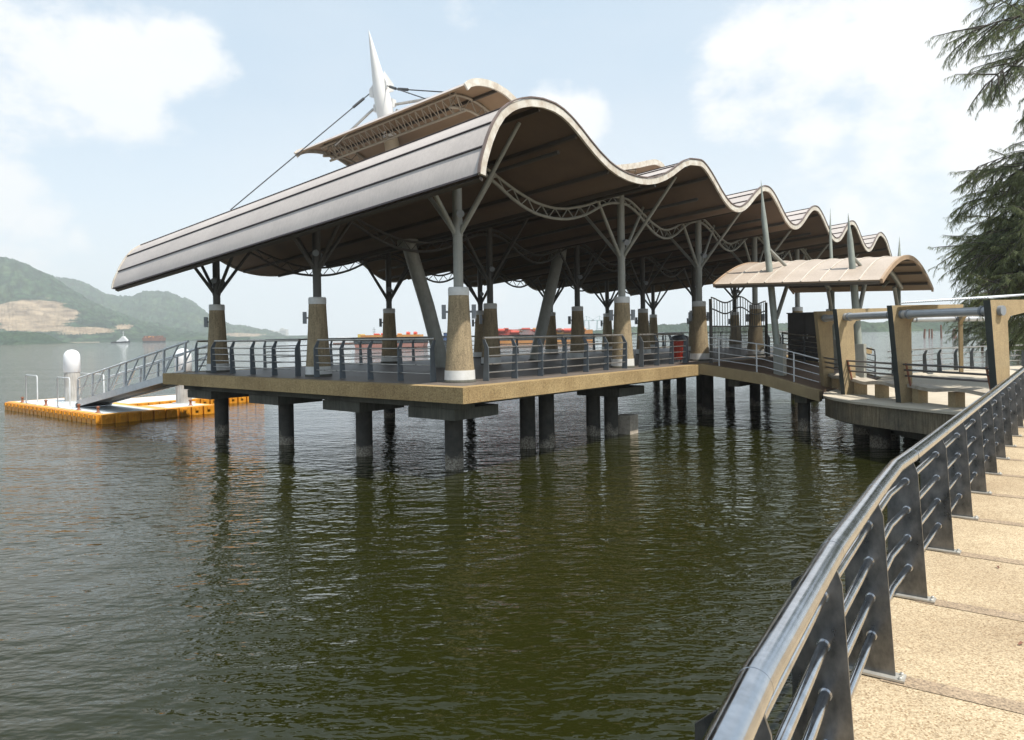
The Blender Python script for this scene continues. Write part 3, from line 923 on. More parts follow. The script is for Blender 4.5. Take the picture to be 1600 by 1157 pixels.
def can_mast(s0, t0, pts, ztop, label, brace_dir):
    rad = .115 if s0 < 15 else .08
    zb = ramp_z(t0)
    r = thing('canopy_mast', label, 'mast', (s0, t0, zb), group='pointed masts of the bridge canopy')
    mb = MB(); mb.box((s0-.17, t0-.17, zb-.02), (s0+.17, t0+.17, EYE-.5)); mb.build('pedestal', 'pole', r)
    n = len(pts)
    P = [(s, t, EYE+z) for s, t, z in pts]
    mb = MB(); mb.tube(P[:-1], [rad, rad, rad, rad*.8], 18, False)
    mb.build('shaft', 'mast_green', r)
    mb = MB(); mb.tube([P[-2], tuple((a+b)/2 for a, b in zip(P[-2], P[-1])), P[-1]], [rad*.8, rad*.38, .004], 18); mb.build('spike', 'mast_green', r)
    a = Vector(P[2])+Vector((0, 0, .9)); b = Vector((P[2][0]+brace_dir[0], P[2][1]+brace_dir[1], P[2][2]+.25))
    mb = MB(); mb.tube([a, b], .055, 12); mb.build('brace', 'pole', r)
    mb = MB(); c = Vector((s0+brace_dir[0]*.3, t0, EYE+1.15)); mb.tube([Vector(P[1])+Vector((0, 0, .9)), c+Vector((brace_dir[0]*.6, 0, .45))], .07, 10); mb.build('bracket', 'pole', r)
M['mast_green'] = mat('grey_green_paint', (0.30, 0.33, 0.29), (0.23, 0.25, 0.22), 0.4, scale=3)
can_mast(12, -3.95, [(12, -3.9, -.6), (12, -3.85, -.5), (12, -3.64, 1.9), (12, -3.45, 3.9), (12, -3.36, 5.27)], 0, 'tallest pointed mast piercing the front of the canopy near the gate', (.95, -.35))
can_mast(12, -6.52, [(12, -6.52, -.6), (12, -6.49, -.5), (12, -6.38, 1.4), (12, -6.27, 2.9), (12, -6.22, 3.78)], 0, 'shorter pointed mast piercing the front of the canopy near the platform', (.95, -.35))
can_mast(18.6, -3.95, [(18.6, -3.95, -.6), (18.65, -3.9, -.5), (19.3, -3.7, 1.9), (19.8, -3.5, 3.9), (20.2, -3.4, 5.3)], 0, 'slender white-topped mast behind the canopy, nearer the wavy roof', (-.95, .35))
can_mast(18.6, -6.4, [(18.6, -6.4, -.6), (18.65, -6.38, -.5), (19.0, -6.3, 1.4), (19.5, -6.24, 2.9), (19.8, -6.2, 3.75)], 0, 'short mast tip behind the right end of the canopy', (-.95, .35))

# ---------------------------------------------------------------- platform (world frame)
PZ = EYE-2.0
PLAT = [(11.75, 15.9), (30, 22.5), (34, 40), (24, 36.2), (19.2, 33.4), (15.4, 30.4), (14.75, 29.0), (9.95, 23.1), (9.45, 22.0), (9.3, 21.0), (9.40, 19.9), (9.75, 18.8), (10.25, 17.5), (10.75, 16.5)]
def platform():
    r = thing('viewing_platform', 'wide concrete platform with a weathered curved edge between bridge and promenade', 'platform', (12, 22, 0), 'world')
    mb = MB(); mb.prism(PLAT, PZ-.62, PZ-.062); mb.build('edge_wall', 'platform_side', r)
    cx, cy = 18, 25
    big = [(x+(x-cx)*.008, y+(y-cy)*.008) for x, y in PLAT]
    mb = MB(); mb.prism(big, PZ-.06, PZ); mb.use('platform_top'); mb.build('paving', 'platform_top', r)
    for x, y in ((11.2, 23.3), (10.4, 20.6), (11.4, 22.0), (12.2, 20.0), (12.3, 18.3), (14.5, 26.5), (15.5, 24), (17, 29.5), (15, 21), (18, 26), (21, 32)):
        mb = MB(); mb.lathe((x, y, 0), [(.27, -1.4), (.27, PZ-.622)], 18); mb.build('pile', 'pile', r)
    mb = MB(); mb.prism([(10.6, 23.6), (10.9, 17.6), (11.3, 17.6), (11.0, 23.6)], PZ-1.0, PZ-.622); mb.build('beam', 'beam', r)
platform()

CEN = Vector((17.0, 24.5))
def frame_(base, th_dir_pt, label, arm=2.6, H=2.67, flip=1):
    """inverted-L concrete frame: column leaning outwards at top, arm reaching over the platform"""
    b = Vector(base)
    d = (Vector(th_dir_pt)-b).normalized()       # direction of the arm (inwards)
    r = thing('pergola_frame', label, 'pergola frame', (b.x, b.y, PZ), 'world', group='tan concrete frames around the platform')
    prof = [(0, 0), (.46, 0), (.44, 1.2), (.38, 2.12), (.50, 2.24), (arm, 2.52), (arm, 2.64), (-.32, 2.60), (-.29, 2.40)]
    prof = [(a, h) for a, h in prof]
    mb = MB(); mb.plate(prof, (b.x, b.y, PZ), (d.x, d.y, 0), (0, 0, 1), .135)
    mb.build('frame', 'frame_concrete', r)
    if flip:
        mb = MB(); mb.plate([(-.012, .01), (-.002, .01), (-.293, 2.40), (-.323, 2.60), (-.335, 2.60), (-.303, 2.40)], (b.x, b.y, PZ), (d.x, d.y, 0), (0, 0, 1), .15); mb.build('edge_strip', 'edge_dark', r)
    c = Vector((b.x+d.x*.04, b.y+d.y*.04)); nn = Vector((-d.y, d.x))
    mb = MB(); mb.tube([(c.x-nn.x*.16, c.y-nn.y*.16, PZ+2.36), (c.x+nn.x*.16, c.y+nn.y*.16, PZ+2.36)], .115, 16); mb.build('pipe_socket', 'lampgrey', r)
    return r
FR = [((10.5, 24.6), (17, 27.5), 'tan concrete frame nearest the bridge, its column ending the row'),
      ((10.05, 22.1), (17, 25.2), 'second tan concrete frame from the bridge along the water edge'),
      ((10.30, 19.4), (17, 22.5), 'third tan concrete frame, where two wavy benches meet'),
      ((11.0, 16.55), (17.5, 20.0), 'large near tan frame standing behind the steel railing'),
      ((17.3, 31.7), (15.2, 27.0), 'shaded brown frame across the platform, left one'),
      ((20.1, 32.6), (17.6, 27.6), 'shaded brown frame across the platform, right one'),
      ((24.3, 33.0), (22.0, 28.0), 'shaded brown frame at the right edge beneath the dark tree')]
M['edge_dark'] = mat('near_black_edge', (0.045, 0.055, 0.052), (0.03, 0.035, 0.034), 0.5, scale=3)  # near-black tone of the thin strip on the outer narrow face
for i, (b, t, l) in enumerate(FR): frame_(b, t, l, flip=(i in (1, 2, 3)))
def pipe(a, b, label, rad=.105, z=2.36, over=.25):
    a, b = Vector(a), Vector(b); d = (b-a).normalized()
    r = thing('shade_pipe', label, 'pipe', ((a.x+b.x)/2, (a.y+b.y)/2, PZ+z), 'world', group='steel pipes linking the concrete frames')
    mb = MB(); mb.tube([(a.x-d.x*over, a.y-d.y*over, PZ+z), (b.x, b.y, PZ+z)], rad, 18); mb.build('tube', 'rail_tube_matte', r)
    for e in (a+d*.18, b-d*.18):
        mb = MB(); mb.tube([(e.x-d.x*.03, e.y-d.y*.03, PZ+z), (e.x+d.x*.03, e.y+d.y*.03, PZ+z)], rad*1.22, 18); mb.build('end_collar', 'lampgrey', r)
M['rail_tube_matte'] = mat('pale_painted_pipe', (0.52, 0.54, 0.56), (0.44, 0.46, 0.48), 0.35, metal=0.3, scale=3)
def inn(k, off):
    b, t, l = FR[k]; b = Vector(b); d = (Vector(t)-b).normalized(); return b+d*off
def seg(k1, k2, off, gap=.22):
    a, b = inn(k1, off), inn(k2, off); d = (b-a).normalized(); return a+d*gap, b-d*gap
for k1, k2, l in ((0, 1, 'steel pipe between the first and second tan frames'), (1, 2, 'steel pipe between the second and third tan frames'), (2, 3, 'long steel pipe from the third tan frame to the large near one'), (4, 5, 'steel pipe between the two shaded frames across the platform'), (5, 6, 'steel pipe above the far rails beneath the dark tree')):
    a, b = seg(k1, k2, .04, .17); pipe(a, b, l, over=0)
# pale sheet roofing strips between the frame arms
def shade(k1, k2, label):
    a0, b0 = seg(k1, k2, -.05, .12); a1, b1 = seg(k1, k2, 1.6, .12)
    r = thing('shade_sheet', label, 'roof sheet', (a0.x, a0.y, PZ+2.6), 'world', group='pale corrugated shade sheets')
    mb = MB(); n = 36
    vs = []
    for dz in (0, -.02):
        for j, (p, q_) in enumerate(((a0, b0), (a1, b1))):
            for i in range(n*2+1):
                c = p+(q_-p)*(i/(2*n)); vs.append((c.x, c.y, PZ+2.66+.10*j+(.022 if i % 2 else 0)+dz))
    m_ = 2*n+1; fs = []
    for i in range(2*n):
        fs.append((i, i+1, m_+i+1, m_+i)); fs.append((2*m_+i, 3*m_+i, 3*m_+i+1, 2*m_+i+1))
        fs.append((i+1, i, 2*m_+i, 2*m_+i+1)); fs.append((m_+i, m_+i+1, 3*m_+i+1, 3*m_+i))
    mb.add(vs, fs); mb.build('sheet', 'shade_white', r)
M['shade_white'] = mat('pale_sheet', (0.72, 0.74, 0.76), (0.62, 0.64, 0.66), 0.3, scale=3)
shade(2, 3, 'pale corrugated sheet over the nearest bench, seen edge-on')

# benches with wavy seats and rail backs
def bench(k1, k2, label):
    a, b = seg(k1, k2, .52, .12); d = (b-a).normalized(); L = (b-a).length
    nn = Vector((-d.y, d.x))
    if nn.dot(CEN-a) < 0: nn = -nn
    mid = (a+b)/2
    r = thing('wavy_bench', label, 'bench', (mid.x, mid.y, PZ), 'world', group='wavy benches between the frames')
    mb = MB(); n = 28; vs = []; fs = []
    for i in range(n+1):
        u = i/n; z = .47+.035*math.cos(u*2*math.pi*1.5+.5); w0 = -.06+.03*math.sin(u*9)
        for (off, dz) in ((w0-.2, -.09), (w0+.34, -.09), (w0+.34, 0), (w0-.2, 0)):
            c = a+d*(L*u)+nn*off; vs.append((c.x, c.y, PZ+z+dz))
    for i in range(n):
        for k in range(4):
            p, q_ = i*4+k, i*4+(k+1) % 4; fs.append((p, q_, q_+4, p+4))
    fs += [(3, 2, 1, 0), tuple(4*n+k for k in range(4))]
    mb.add(vs, fs); mb.build('seat', 'seat_stone', r)
    for u in (.06, .5, .94):
        c = a+d*(L*u)
        mb = MB(); mb.bar((c.x, c.y, PZ), (c.x, c.y, PZ+.375), .30, .22, (d.x, d.y, 0)); mb.build('leg', 'frame_concrete', r)
    for h, off in ((.72, -.30), (.88, -.34), (1.03, -.38)):
        p, q_ = a+nn*off, b+nn*off
        mb = MB(); mb.tube([(p.x, p.y, PZ+h), (q_.x, q_.y, PZ+h)], .028, 8); mb.build('back_rail', 'dark_tube', r)
    for u in (.04, .96):
        c = a+d*(L*u)
        mb = MB(); mb.tube([(c.x-nn.x*.24, c.y-nn.y*.24, PZ+.45), (c.x-nn.x*.30, c.y-nn.y*.30, PZ+.72), (c.x-nn.x*.38, c.y-nn.y*.38, PZ+1.06)], .03, 8); mb.build('back_bracket', 'rust_paint', r)
M['seat_stone'] = mat('seat_terrazzo', (0.50, 0.45, 0.37), (0.36, 0.31, 0.25), 0.6, scale=5, grain=.3)
M['dark_tube'] = mat('brown_grey_tube', (0.16, 0.15, 0.15), None, 0.4, metal=.4)
M['rust_paint'] = mat('rusty_paint', (0.28, 0.11, 0.06), None, 0.7)
bench(0, 1, 'wavy-seated bench between the first and second tan frames')
bench(1, 2, 'wavy-seated bench between the second and third tan frames')
bench(2, 3, 'long wavy-seated bench right behind the steel promenade railing')

def world_rail(name, pts, z, label, grp, hs=(.3, .55, .8, 1.05), mr='rail_tube'):
    r = thing(name, label, 'railing', (pts[0][0], pts[0][1], z), 'world', group=grp)
    for p, q_ in zip(pts, pts[1:]):
        a, b = Vector(p), Vector(q_); L = (b-a).length; n = max(1, round(L/1.5)); d = (b-a)/L; i_ = Vector((-d.y, d.x))
        for i in range(n):
            c = a+(b-a)*i/n
            mb = MB(); mb.plate(POST, (c.x, c.y, z), (i_.x, i_.y, 0), (0, 0, 1), .022); mb.build('post', 'rail_paint', r)
        for h in hs:
            mb = MB(); mb.tube([(a.x, a.y, z+h), (b.x, b.y, z+h)], .02 if h < 1 else .032, 8); mb.build('rail' if h < 1 else 'handrail', mr, r)
world_rail('platform_railing', [(29.5, 37.6), (24.1, 35.9), (19.4, 33.2), (15.8, 30.3), (15.1, 29.2)], PZ, 'thin railing around the far edge of the platform against open water', 'platform railings')

# ---------------------------------------------------------------- promenade and near railing
d38 = Vector((math.sin(math.radians(38.0)), math.cos(math.radians(38.0))))
out = Vector((-d38.y, d38.x))
foot0 = Vector((2.14, 4.19))
rl = [foot0+d38*(1.434*k)+out*.09 for k in range(0, 14)]        # rail centre line at the posts
near = [Vector((1.35, 3.08)), Vector((.645, 1.945)), Vector((-.02, .78)), Vector((-.60, -.45)), Vector((-1.05, -1.75))]
rl[0] = Vector((2.09, 4.19))
KINK = Vector((2.585, 4.92))
line = near[::-1]+rl
def with_kink(pts):
    k = len(near); return pts[:k+1]+[(KINK.x+pts[k][0]-line[k].x, KINK.y+pts[k][1]-line[k].y)+tuple(pts[k][2:])]+pts[k+1:]
def dirn(i):
    a, b = line[max(0, i-1)], line[min(len(line)-1, i+1)]; return (b-a).normalized()
def promenade():
    edge = []
    for i, p in enumerate(line):
        d = dirn(i); n = Vector((-d.y, d.x)); edge.append(p+n*.20)
    last = line[-1]+d38*30+out*.2
    poly = [(-1.6, -30)]+[(60, -30)]+[(60, 34)]+[(last.x, last.y)]+[(p.x, p.y) for p in edge[::-1]]
    mb = MB(); mb.prism(poly, PZ-.32, PZ-.008)
    o = mb.build('promenade', 'promenade'); tag(o, None, kind='structure')
    inner = [(x, y) for x, y in poly]
    wall = [(-1.3, -30), (60, -29.9), (60, 33.8), (last.x+.3, last.y-.3)]+[(p.x+.22, p.y-.12) for p in edge[::-1]]
    mb = MB(); mb.prism(wall, -2, PZ-.322)
    o = mb.build('embankment', 'platform_side'); tag(o, None, kind='structure')
    mb = MB()
    for i, p in enumerate(line):
        d = dirn(i); n = Vector((d.y, -d.x)); c = p+n*.02
        mb.add([(c.x-d.x*.07, c.y-d.y*.07, PZ-.004), (c.x+n.x*12-d.x*.07, c.y+n.y*12-d.y*.07, PZ-.004), (c.x+n.x*12+d.x*.07, c.y+n.y*12+d.y*.07, PZ-.004), (c.x+d.x*.07, c.y+d.y*.07, PZ-.004)], [(0, 1, 2, 3)])
    o = mb.build('paving_bands', 'band'); tag(o, None, kind='structure')
promenade()
def near_railing():
    r = thing('promenade_railing', 'large stainless steel railing with fin-shaped plates along the promenade, foreground', 'railing', (line[5].x, line[5].y, PZ), 'world')
    H = 1.0
    prof = [(-.17, 0.012), (.09, 0.012), (.035, .92), (.0, 1.02), (-.03, 1.02), (-.17, .90)]   # x inwards
    for i, p in enumerate(line):
        d = dirn(i); n = Vector((d.y, -d.x))
        mb = MB(); mb.plate(prof, (p.x, p.y, PZ), (n.x, n.y, 0), (0, 0, 1), .014); po = mb.build('post', 'rail_plate', r)
        mb = MB(); a = p-n*.18; b = p+n*.14
        mb.bar((a.x, a.y, PZ+.006), (b.x, b.y, PZ+.006), .10, .012); 
        for q_ in (p+n*.118,):
            for sgn in (-1, 1):
                c = q_+d*(.033*sgn); mb.lathe((c.x, c.y, PZ+.012), [(.011, 0), (.011, .012), (.004, .014)], 8)
        mb.build('base_plate', 'galv', po)
        for h, off in ((.22, -.03), (.44, -.035), (.65, -.04), (.86, -.045)):
            c = p+n*(-off)*-1
            mb = MB(); mb.tube([(c.x-d.x*.012, c.y-d.y*.012, PZ+h), (c.x+d.x*.012, c.y+d.y*.012, PZ+h)], .029, 16); mb.build('ring', 'steel', po)
    for h, off in ((.22, -.03), (.44, -.035), (.65, -.04), (.86, -.045)):
        pts = []
        for i, p in enumerate(line):
            d = dirn(i); n = Vector((d.y, -d.x)); c = p+n*off; pts.append((c.x, c.y, PZ+h))
        mb = MB(); mb.tube(with_kink(pts), .0235, 16); mb.build('rail', 'steel', r)
    mb = MB(); mb.tube(with_kink([(p.x, p.y, PZ+1.06) for p in line]), .048, 32); mb.build('handrail', 'steel', r)
    for i, p in enumerate(line):
        d = dirn(i)
        mb = MB(); mb.tube([(p.x-d.x*.035, p.y-d.y*.035, PZ+1.06), (p.x+d.x*.035, p.y+d.y*.035, PZ+1.06)], .0492, 32)
        mb.build('sleeve', 'steel', r)
near_railing()

def leaf(x, y, rz, L, label):
    r = thing('fallen_leaf', label, 'leaf', (x, y, PZ-.006), 'world', group='dry leaves on the promenade')
    c, s_ = math.cos(rz), math.sin(rz)
    prof = [(0, 0, 0), (.3, .16, .006), (.7, .18, .012), (1, 0, .006), (.7, -.18, .010), (.3, -.16, .004)]
    vs = [(x+L*(a*c-b*s_), y+L*(a*s_+b*c), PZ-.003+z*1.3) for a, b, z in prof]
    mb = MB(); mb.add(vs, [(0, 1, 2, 3), (0, 3, 4, 5)]); mb.build('blade', 'rust', r)
leaf(3.15, 4.55, .4, .055, 'small dry brown leaf lying nearest the railing foot')
leaf(4.0, 6.0, 1.2, .05, 'tiny dry leaf lying beside a dark paving band')
leaf(3.25, 3.95, 2.2, .07, 'larger curled leaf in the bottom right of the promenade')
# ---------------------------------------------------------------- land on the right, trees
def land():
    mb = MB(); poly = [(28, 33), (60, 33), (160, 60), (190, 150), (125, 178), (103, 150), (83, 118), (62, 87), (48, 64), (37, 47)]
    n = len(poly)
    mb.prism(poly, -1, .9); tag(mb.build('river_bank', 'bank'), None, kind='structure')
land()

def tuft(vs, fs, p, d, L, w, rnd, nn=3):
    for k in range(nn):
        a = rnd.uniform(0, 6.28); e = Vector((math.cos(a), math.sin(a), rnd.uniform(-.9, .25)))
        dd = (d*.8+e*.65+Vector((0, 0, -.25))).normalized()
        side = dd.cross(Vector((rnd.uniform(-1, 1), rnd.uniform(-1, 1), .4))).normalized()*w
        l = L*rnd.uniform(.6, 1.25); b = len(vs)
        mid = p+dd*l*.5+Vector((0, 0, -.03)); q_ = p+dd*l+Vector((0, 0, -.10*l/.3))
        vs += [p-side*.4, p+side*.4, mid+side, mid-side, q_]
        fs += [(b, b+1, b+2, b+3), (b+3, b+2, b+4)]

def casuarina(base, H, limbs, label, seed, trunk_r=.3, nn=3, name='casuarina_tree', step=.055, cat='tree'):
    rnd = random.Random(seed)
    r = thing(name, label, cat, base, 'world', group='feathery trees on the right bank')
    b = Vector(base)
    tp = [b+Vector((.12*math.sin(i*1.3), .1*math.cos(i*1.7), H*i/8)) for i in range(9)]
    mb = MB(); mb.tube(tp, [trunk_r*(1-.85*i/8) for i in range(9)], 10); mb.build('trunk', 'bark', r)
    vs, fs = [], []
    bm_ = MB()
    def grow(p, d, L, rad, lvl):
        n = max(4, int(L/.3)); pts = [p]; cur = Vector(p); dd = Vector(d).normalized()
        for i in range(n):
            droop = -.03 if lvl < 2 else -.07
            dd = (dd+Vector((rnd.gauss(0, .06), rnd.gauss(0, .06), rnd.gauss(0, .05)+droop))).normalized()
            cur = cur+dd*(L/n); pts.append(Vector(cur))
            if lvl < 2 and i > n*.12:
                for _ in range(2 if lvl == 0 else 2):
                    if rnd.random() < (.95 if lvl == 0 else .8):
                        s = dd.cross(Vector((0, 0, 1))).normalized()*rnd.choice((-1, 1))
                        nd = (dd*rnd.uniform(.35, 1.0)+s*rnd.uniform(.1, .9)+Vector((0, 0, rnd.uniform(-.9, .38)))).normalized()
                        grow(cur, nd, L*rnd.uniform(.22, .45)*(1.1-.55*i/n), rad*.45, lvl+1)
        if lvl < 2:
            bm_.tube(pts, [rad*(1-.8*i/n)+.004 for i in range(n+1)], 5, False)
        st = .22 if lvl == 0 else step
        k0 = .45 if lvl == 0 else .1
        T = int(L/st)
        for k in range(int(T*k0), T+1) if lvl else range(int(T*k0), T+1):
            u = k/max(1, T)*n; i = min(n-1, int(u)); f = u-i
            q_ = pts[i].lerp(pts[i+1], min(1, f))
            tuft(vs, fs, q_, (pts[i+1]-pts[i]).normalized(), .145, .0062, rnd, nn)
    for (h, az, el, L) in limbs:
        a = math.radians(az); e = math.radians(el)
        grow(b+Vector((0, 0, h)), Vector((math.cos(a)*math.cos(e), math.sin(a)*math.cos(e), math.sin(e))), L, .05*max(.4, L/5), 0)
    bm_.build('branches', 'bark', r)
    mb = MB(); mb.v = [tuple(v) for v in vs]; mb.f = fs; mb.mi = [0]*len(fs); mb.sm = [False]*len(fs)
    mb.build('crown', 'needles', r)
    return r
rr = random.Random(3)
limbsA = [(12.9, 186, 4, 5.7), (12.3, 178, 0, 6.0), (11.9, 192, -8, 4.6), (13.6, 172, 10, 4.6), (12.7, 196, 2, 4.8)]
for i in range(62):
    h = 2.9+rr.random()*6.6
    L = lerp_table([(2.0, 4.2), (4.0, 5.5), (6.4, 4.9), (9.4, 4.3)], h)
    limbsA.append((h, rr.uniform(120, 300), rr.uniform(-12, 22), L*rr.uniform(.7, 1.05)))
limbsA += [(4.2, 182, 0, 5.3), (4.0, 174, 4, 4.8), (4.9, 188, 2, 4.6), (6.4, 182, 5, 4.9), (3.4, 180, 0, 5.4)]
casuarina((21.2, 24.8, PZ), 15.5, limbsA, 'feathery casuarina tree leaning in from the right edge of the picture', 5, trunk_r=.3, nn=4)
limbsB = [(rr.uniform(1.5, 9), rr.uniform(100, 300), rr.uniform(-15, 25), rr.uniform(2.5, 4.6)) for i in range(40)]
casuarina((29.5, 40.5, .9), 11, limbsB, 'dark bushy casuarina further back over the river bank at right', 9, nn=3, step=.09)
limbsC = [(rr.uniform(1.0, 6.5), rr.uniform(80, 320), rr.uniform(-15, 25), rr.uniform(2.0, 3.6)) for i in range(26)]
casuarina((41, 62, .9), 8, limbsC, 'low distant tree on the bank behind the shaded frames', 12, nn=3, step=.14)

# shrubs along the bank
def bush(c, R_, label, seed):
    rnd = random.Random(seed)
    r = thing('bank_bush', label, 'bush', c, 'world', group='bushes on the river bank')
    vs, fs = [], []
    for k in range(2600):
        d = Vector((rnd.gauss(0, 1), rnd.gauss(0, 1), abs(rnd.gauss(0, .9)))).normalized()
        p = Vector(c)+Vector((d.x*R_*1.3, d.y*R_, d.z*R_))*rnd.uniform(.6, 1.05)*(1+.25*noise.noise(d*2.2+Vector((seed, 0, 0))))
        n = Vector((rnd.gauss(0, 1), rnd.gauss(0, 1), rnd.gauss(0, 1))).normalized(); s = n.cross(Vector((0, 0, 1))).normalized()*.10; u = n.cross(s).normalized()*.16
        b = len(vs); vs += [p-s, p+u, p+s, p-u]; fs.append((b, b+1, b+2, b+3))
    mb = MB(); mb.v = [tuple(v) for v in vs]; mb.f = fs; mb.mi = [0]*len(fs); mb.sm = [False]*len(fs); mb.build('foliage', 'needles', r)
    mb = MB(); mb.tube([c, (c[0], c[1], c[2]+R_*.6)], [.08, .03], 6); mb.build('stem', 'bark', r)
bush((50, 66, .8), 3.0, 'rounded dark bush on the bank behind the small jetty', 2)
bush((58, 80, .8), 3.6, 'wider bush further along the bank beyond the small jetty', 4)
bush((71, 101, .8), 4.2, 'farthest bush at the tip of the river bank', 6)

M['stump'] = M['rust']
# stumps in the water and jetty
def at(x, y, z):   # used once per listed item to turn surveyed bearings into coordinates
    b = (x-800)/1136.3; e = (522+.01503*(800-x)-y)/1136.3
    Y = (z-EYE)/e; return (b*Y, Y)
for i, (x, yb, lean, w, lab) in enumerate([(1444, 527.5, .10, 1, 'leftmost stump, leaning right, of the row in the open water'), (1452, 527, .02, .8, 'second stump from the left, thin and upright, beside its leaning neighbour'), (1456.5, 527.5, -.05, .9, 'third stump from the left in the water'), (1471, 527.3, -.03, .9, 'lone tall stump in the middle of the row in the water'), (1489, 528, .12, 1, 'leaning stump left of the shaded frame column'), (1492.5, 528, -.02, 1.3, 'thick stump just left of the shaded frame column')]):
    X, Y = at(x, yb, 0)
    o = MB(); h = 2.9 if i != 3 else 4.2
    r = tag(o.tube([(0, 0, -1.5), (lean*h*.5, 0, h*.5), (lean*h, 0, h)], [.36*w, .33*w, .28*w], 10).build('water_stump', 'stump'), 'dark wooden '+lab, 'mooring post', 'old mooring stumps standing in the river')
    r.location = (X, Y, 0)

def jetty():
    r = thing('small_jetty', 'pale little jetty by the river bank behind the shaded frames', 'jetty', (66, 100, 0), 'world')
    mb = MB(); mb.box((64.5, 98, 1.0), (84, 101, 1.3)); mb.build('deck', 'block', r)
    for x in (65, 68.5, 72, 75.5, 79):
        for y in (98.5, 100.5):
            mb = MB(); mb.lathe((x, y, 0), [(.16, -1.5), (.16, .998)], 8); mb.build('post', 'rust', r)
    mb = MB()
    for z in (1.7, 2.1): mb.tube([(64.6, 98.2, z), (83, 98.2, z)], .04, 6)
    for k in range(10): mb.tube([(64.6+k*2, 98.2, 1.3), (64.6+k*2, 98.2, 2.12)], .04, 6)
    mb.build('railing', 'ship_white', r)
M['rust2'] = M['rust']
jetty()
def skiff(x, y, rot, label, col):
    r = thing('small_boat', label, 'boat', (x, y, 0), 'world', group='small boats moored by the jetty')
    r.rotation_euler = (0, 0, rot)
    st = [(-3, .5, .5), (-1.5, .8, .45), (0, .9, .45), (1.5, .75, .55), (2.8, .3, .75), (3.3, .03, .9)]
    vs = []; fs = []
    for (a, w, h) in st: vs += [(x+a, y-w, h), (x+a, y-w*.55, -.15), (x+a, y+w*.55, -.15), (x+a, y+w, h)]
    for i in range(len(st)-1):
        for k in range(3): p = i*4+k; fs.append((p, p+1, p+5, p+4))
    fs.append((0, 1, 2, 3))
    fs2 = [(i*4+3, i*4, i*4+4, i*4+7) for i in range(len(st)-1)]
    mb = MB(); mb.add(vs, fs+fs2); mb.build('hull', col, r)
    mb = MB(); mb.box((x-1.6, y-.55, .55), (x+.4, y+.55, 1.5)); mb.build('cabin', 'ship_white', r)
skiff(69, 92, .2, 'small white boat left of the pale jetty', 'ship_white')
skiff(75, 94, -.1, 'small blue-hulled boat in front of the pale jetty', 'ship_blue')

# ---------------------------------------------------------------- pontoon, gangway, white mooring piles
def pontoon():
    r = thing('pontoon', 'floating pontoon with orange sides and pale deck at the left of the pier', 'pontoon', (0, 22, 0))
    cell = .5
    blocks = [(-1.4, 1.2, 18.5, 29.5), (1.2, 3.4, 18.5, 21.0), (1.2, 8.3, 22.4, 25.9)]
    n_ = 0
    for (s0, s1, t0, t1) in blocks:
        mb = MB()
        for face in ('s0', 's1', 't0', 't1'):
            if face[0] == 's':
                s = s0 if face == 's0' else s1; sg = -1 if face == 's0' else 1
                n = int(round((t1-t0)/cell))
                for i in range(n):
                    a, b = t0+(t1-t0)*i/n, t0+(t1-t0)*(i+1)/n
                    mb.box((s, a+.05, -.2), (s+sg*.12, b-.05, .36))
                    mb.box((s+sg*.11, (a+b)/2-.07, .22), (s+sg*.18, (a+b)/2+.07, .33))
            else:
                t = t0 if face == 't0' else t1; sg = -1 if face == 't0' else 1
                n = int(round((s1-s0)/cell))
                for i in range(n):
                    a, b = s0+(s1-s0)*i/n, s0+(s1-s0)*(i+1)/n
                    mb.box((a+.05, t, -.2), (b-.05, t+sg*.12, .36))
                    mb.box(((a+b)/2-.07, t+sg*.11, .2), ((a+b)/2+.07, t+sg*.18, .3))
        mb.box((s0+.001, t0+.001, -.3), (s1-.001, t1-.001, .34))
        mb.build('float_block', 'orange_float', r)
        mb = MB(); g = .02
        e = .25
        ns, ntt = int((s1-s0-2*e)/.5), int((t1-t0-2*e)/.5)
        for i in range(ns):
            for j in range(ntt):
                a = s0+e+(s1-s0-2*e)*i/ns; b = s0+e+(s1-s0-2*e)*(i+1)/ns; c = t0+e+(t1-t0-2*e)*j/ntt; d = t0+e+(t1-t0-2*e)*(j+1)/ntt
                mb.box((a+.008, c+.008, .342), (b-.008, d-.008, .385))
        mb.build('deck_tiles', 'grey_float', r)
        mb = MB()
        for a, b, c, d in ((s0, s1, t0, t0+e), (s0, s1, t1-e, t1), (s0, s0+e, t0+e, t1-e), (s1-e, s1, t0+e, t1-e)): mb.box((a+.01, c+.01, .342), (b-.01, d-.01, .378))
        mb.build('rim', 'orange_rim', r)
    for s, t in ((-1.1, 28.3), (-1.1, 25.2), (-1.1, 21.4), (-1.1, 19.4), (2.6, 19.0), (5.5, 22.8), (7.9, 25.3)):
        mb = MB(); mb.lathe((s, t, .385), [(.11, 0), (.05, .05), (.045, .18), (.09, .22), (.03, .27)], 12); mb.build('cleat', 'rust_paint', r)
M['orange_rim'] = mat('yellow_orange_rim', (0.85, 0.45, 0.10), (0.75, 0.36, 0.07), 0.5, scale=3)
pontoon()
def urail(s0, t0, s1, t1, label, H=1.35):
    r = thing('pontoon_handrail', label, 'handrail', (s0, t0, .38), group='hoop handrails on the pontoon')
    mb = MB(); z = .385
    mb.tube([(s0, t0, z), (s0, t0, z+H-.06), (s0+(s1-s0)*.04, t0+(t1-t0)*.04, z+H), (s1-(s1-s0)*.04, t1-(t1-t0)*.04, z+H), (s1, t1, z+H-.06), (s1, t1, z)], .028, 8); mb.build('hoop', 'alu', r)
    for s, t in ((s0, t0), (s1, t1)):
        mb = MB(); mb.lathe((s, t, z), [(.12, 0), (.12, .015), (.05, .09), (.035, .1)], 12); mb.build('foot', 'alu', r)
urail(-1.15, 27.6, -1.15, 26.1, 'leftmost hoop handrail on the pontoon edge')
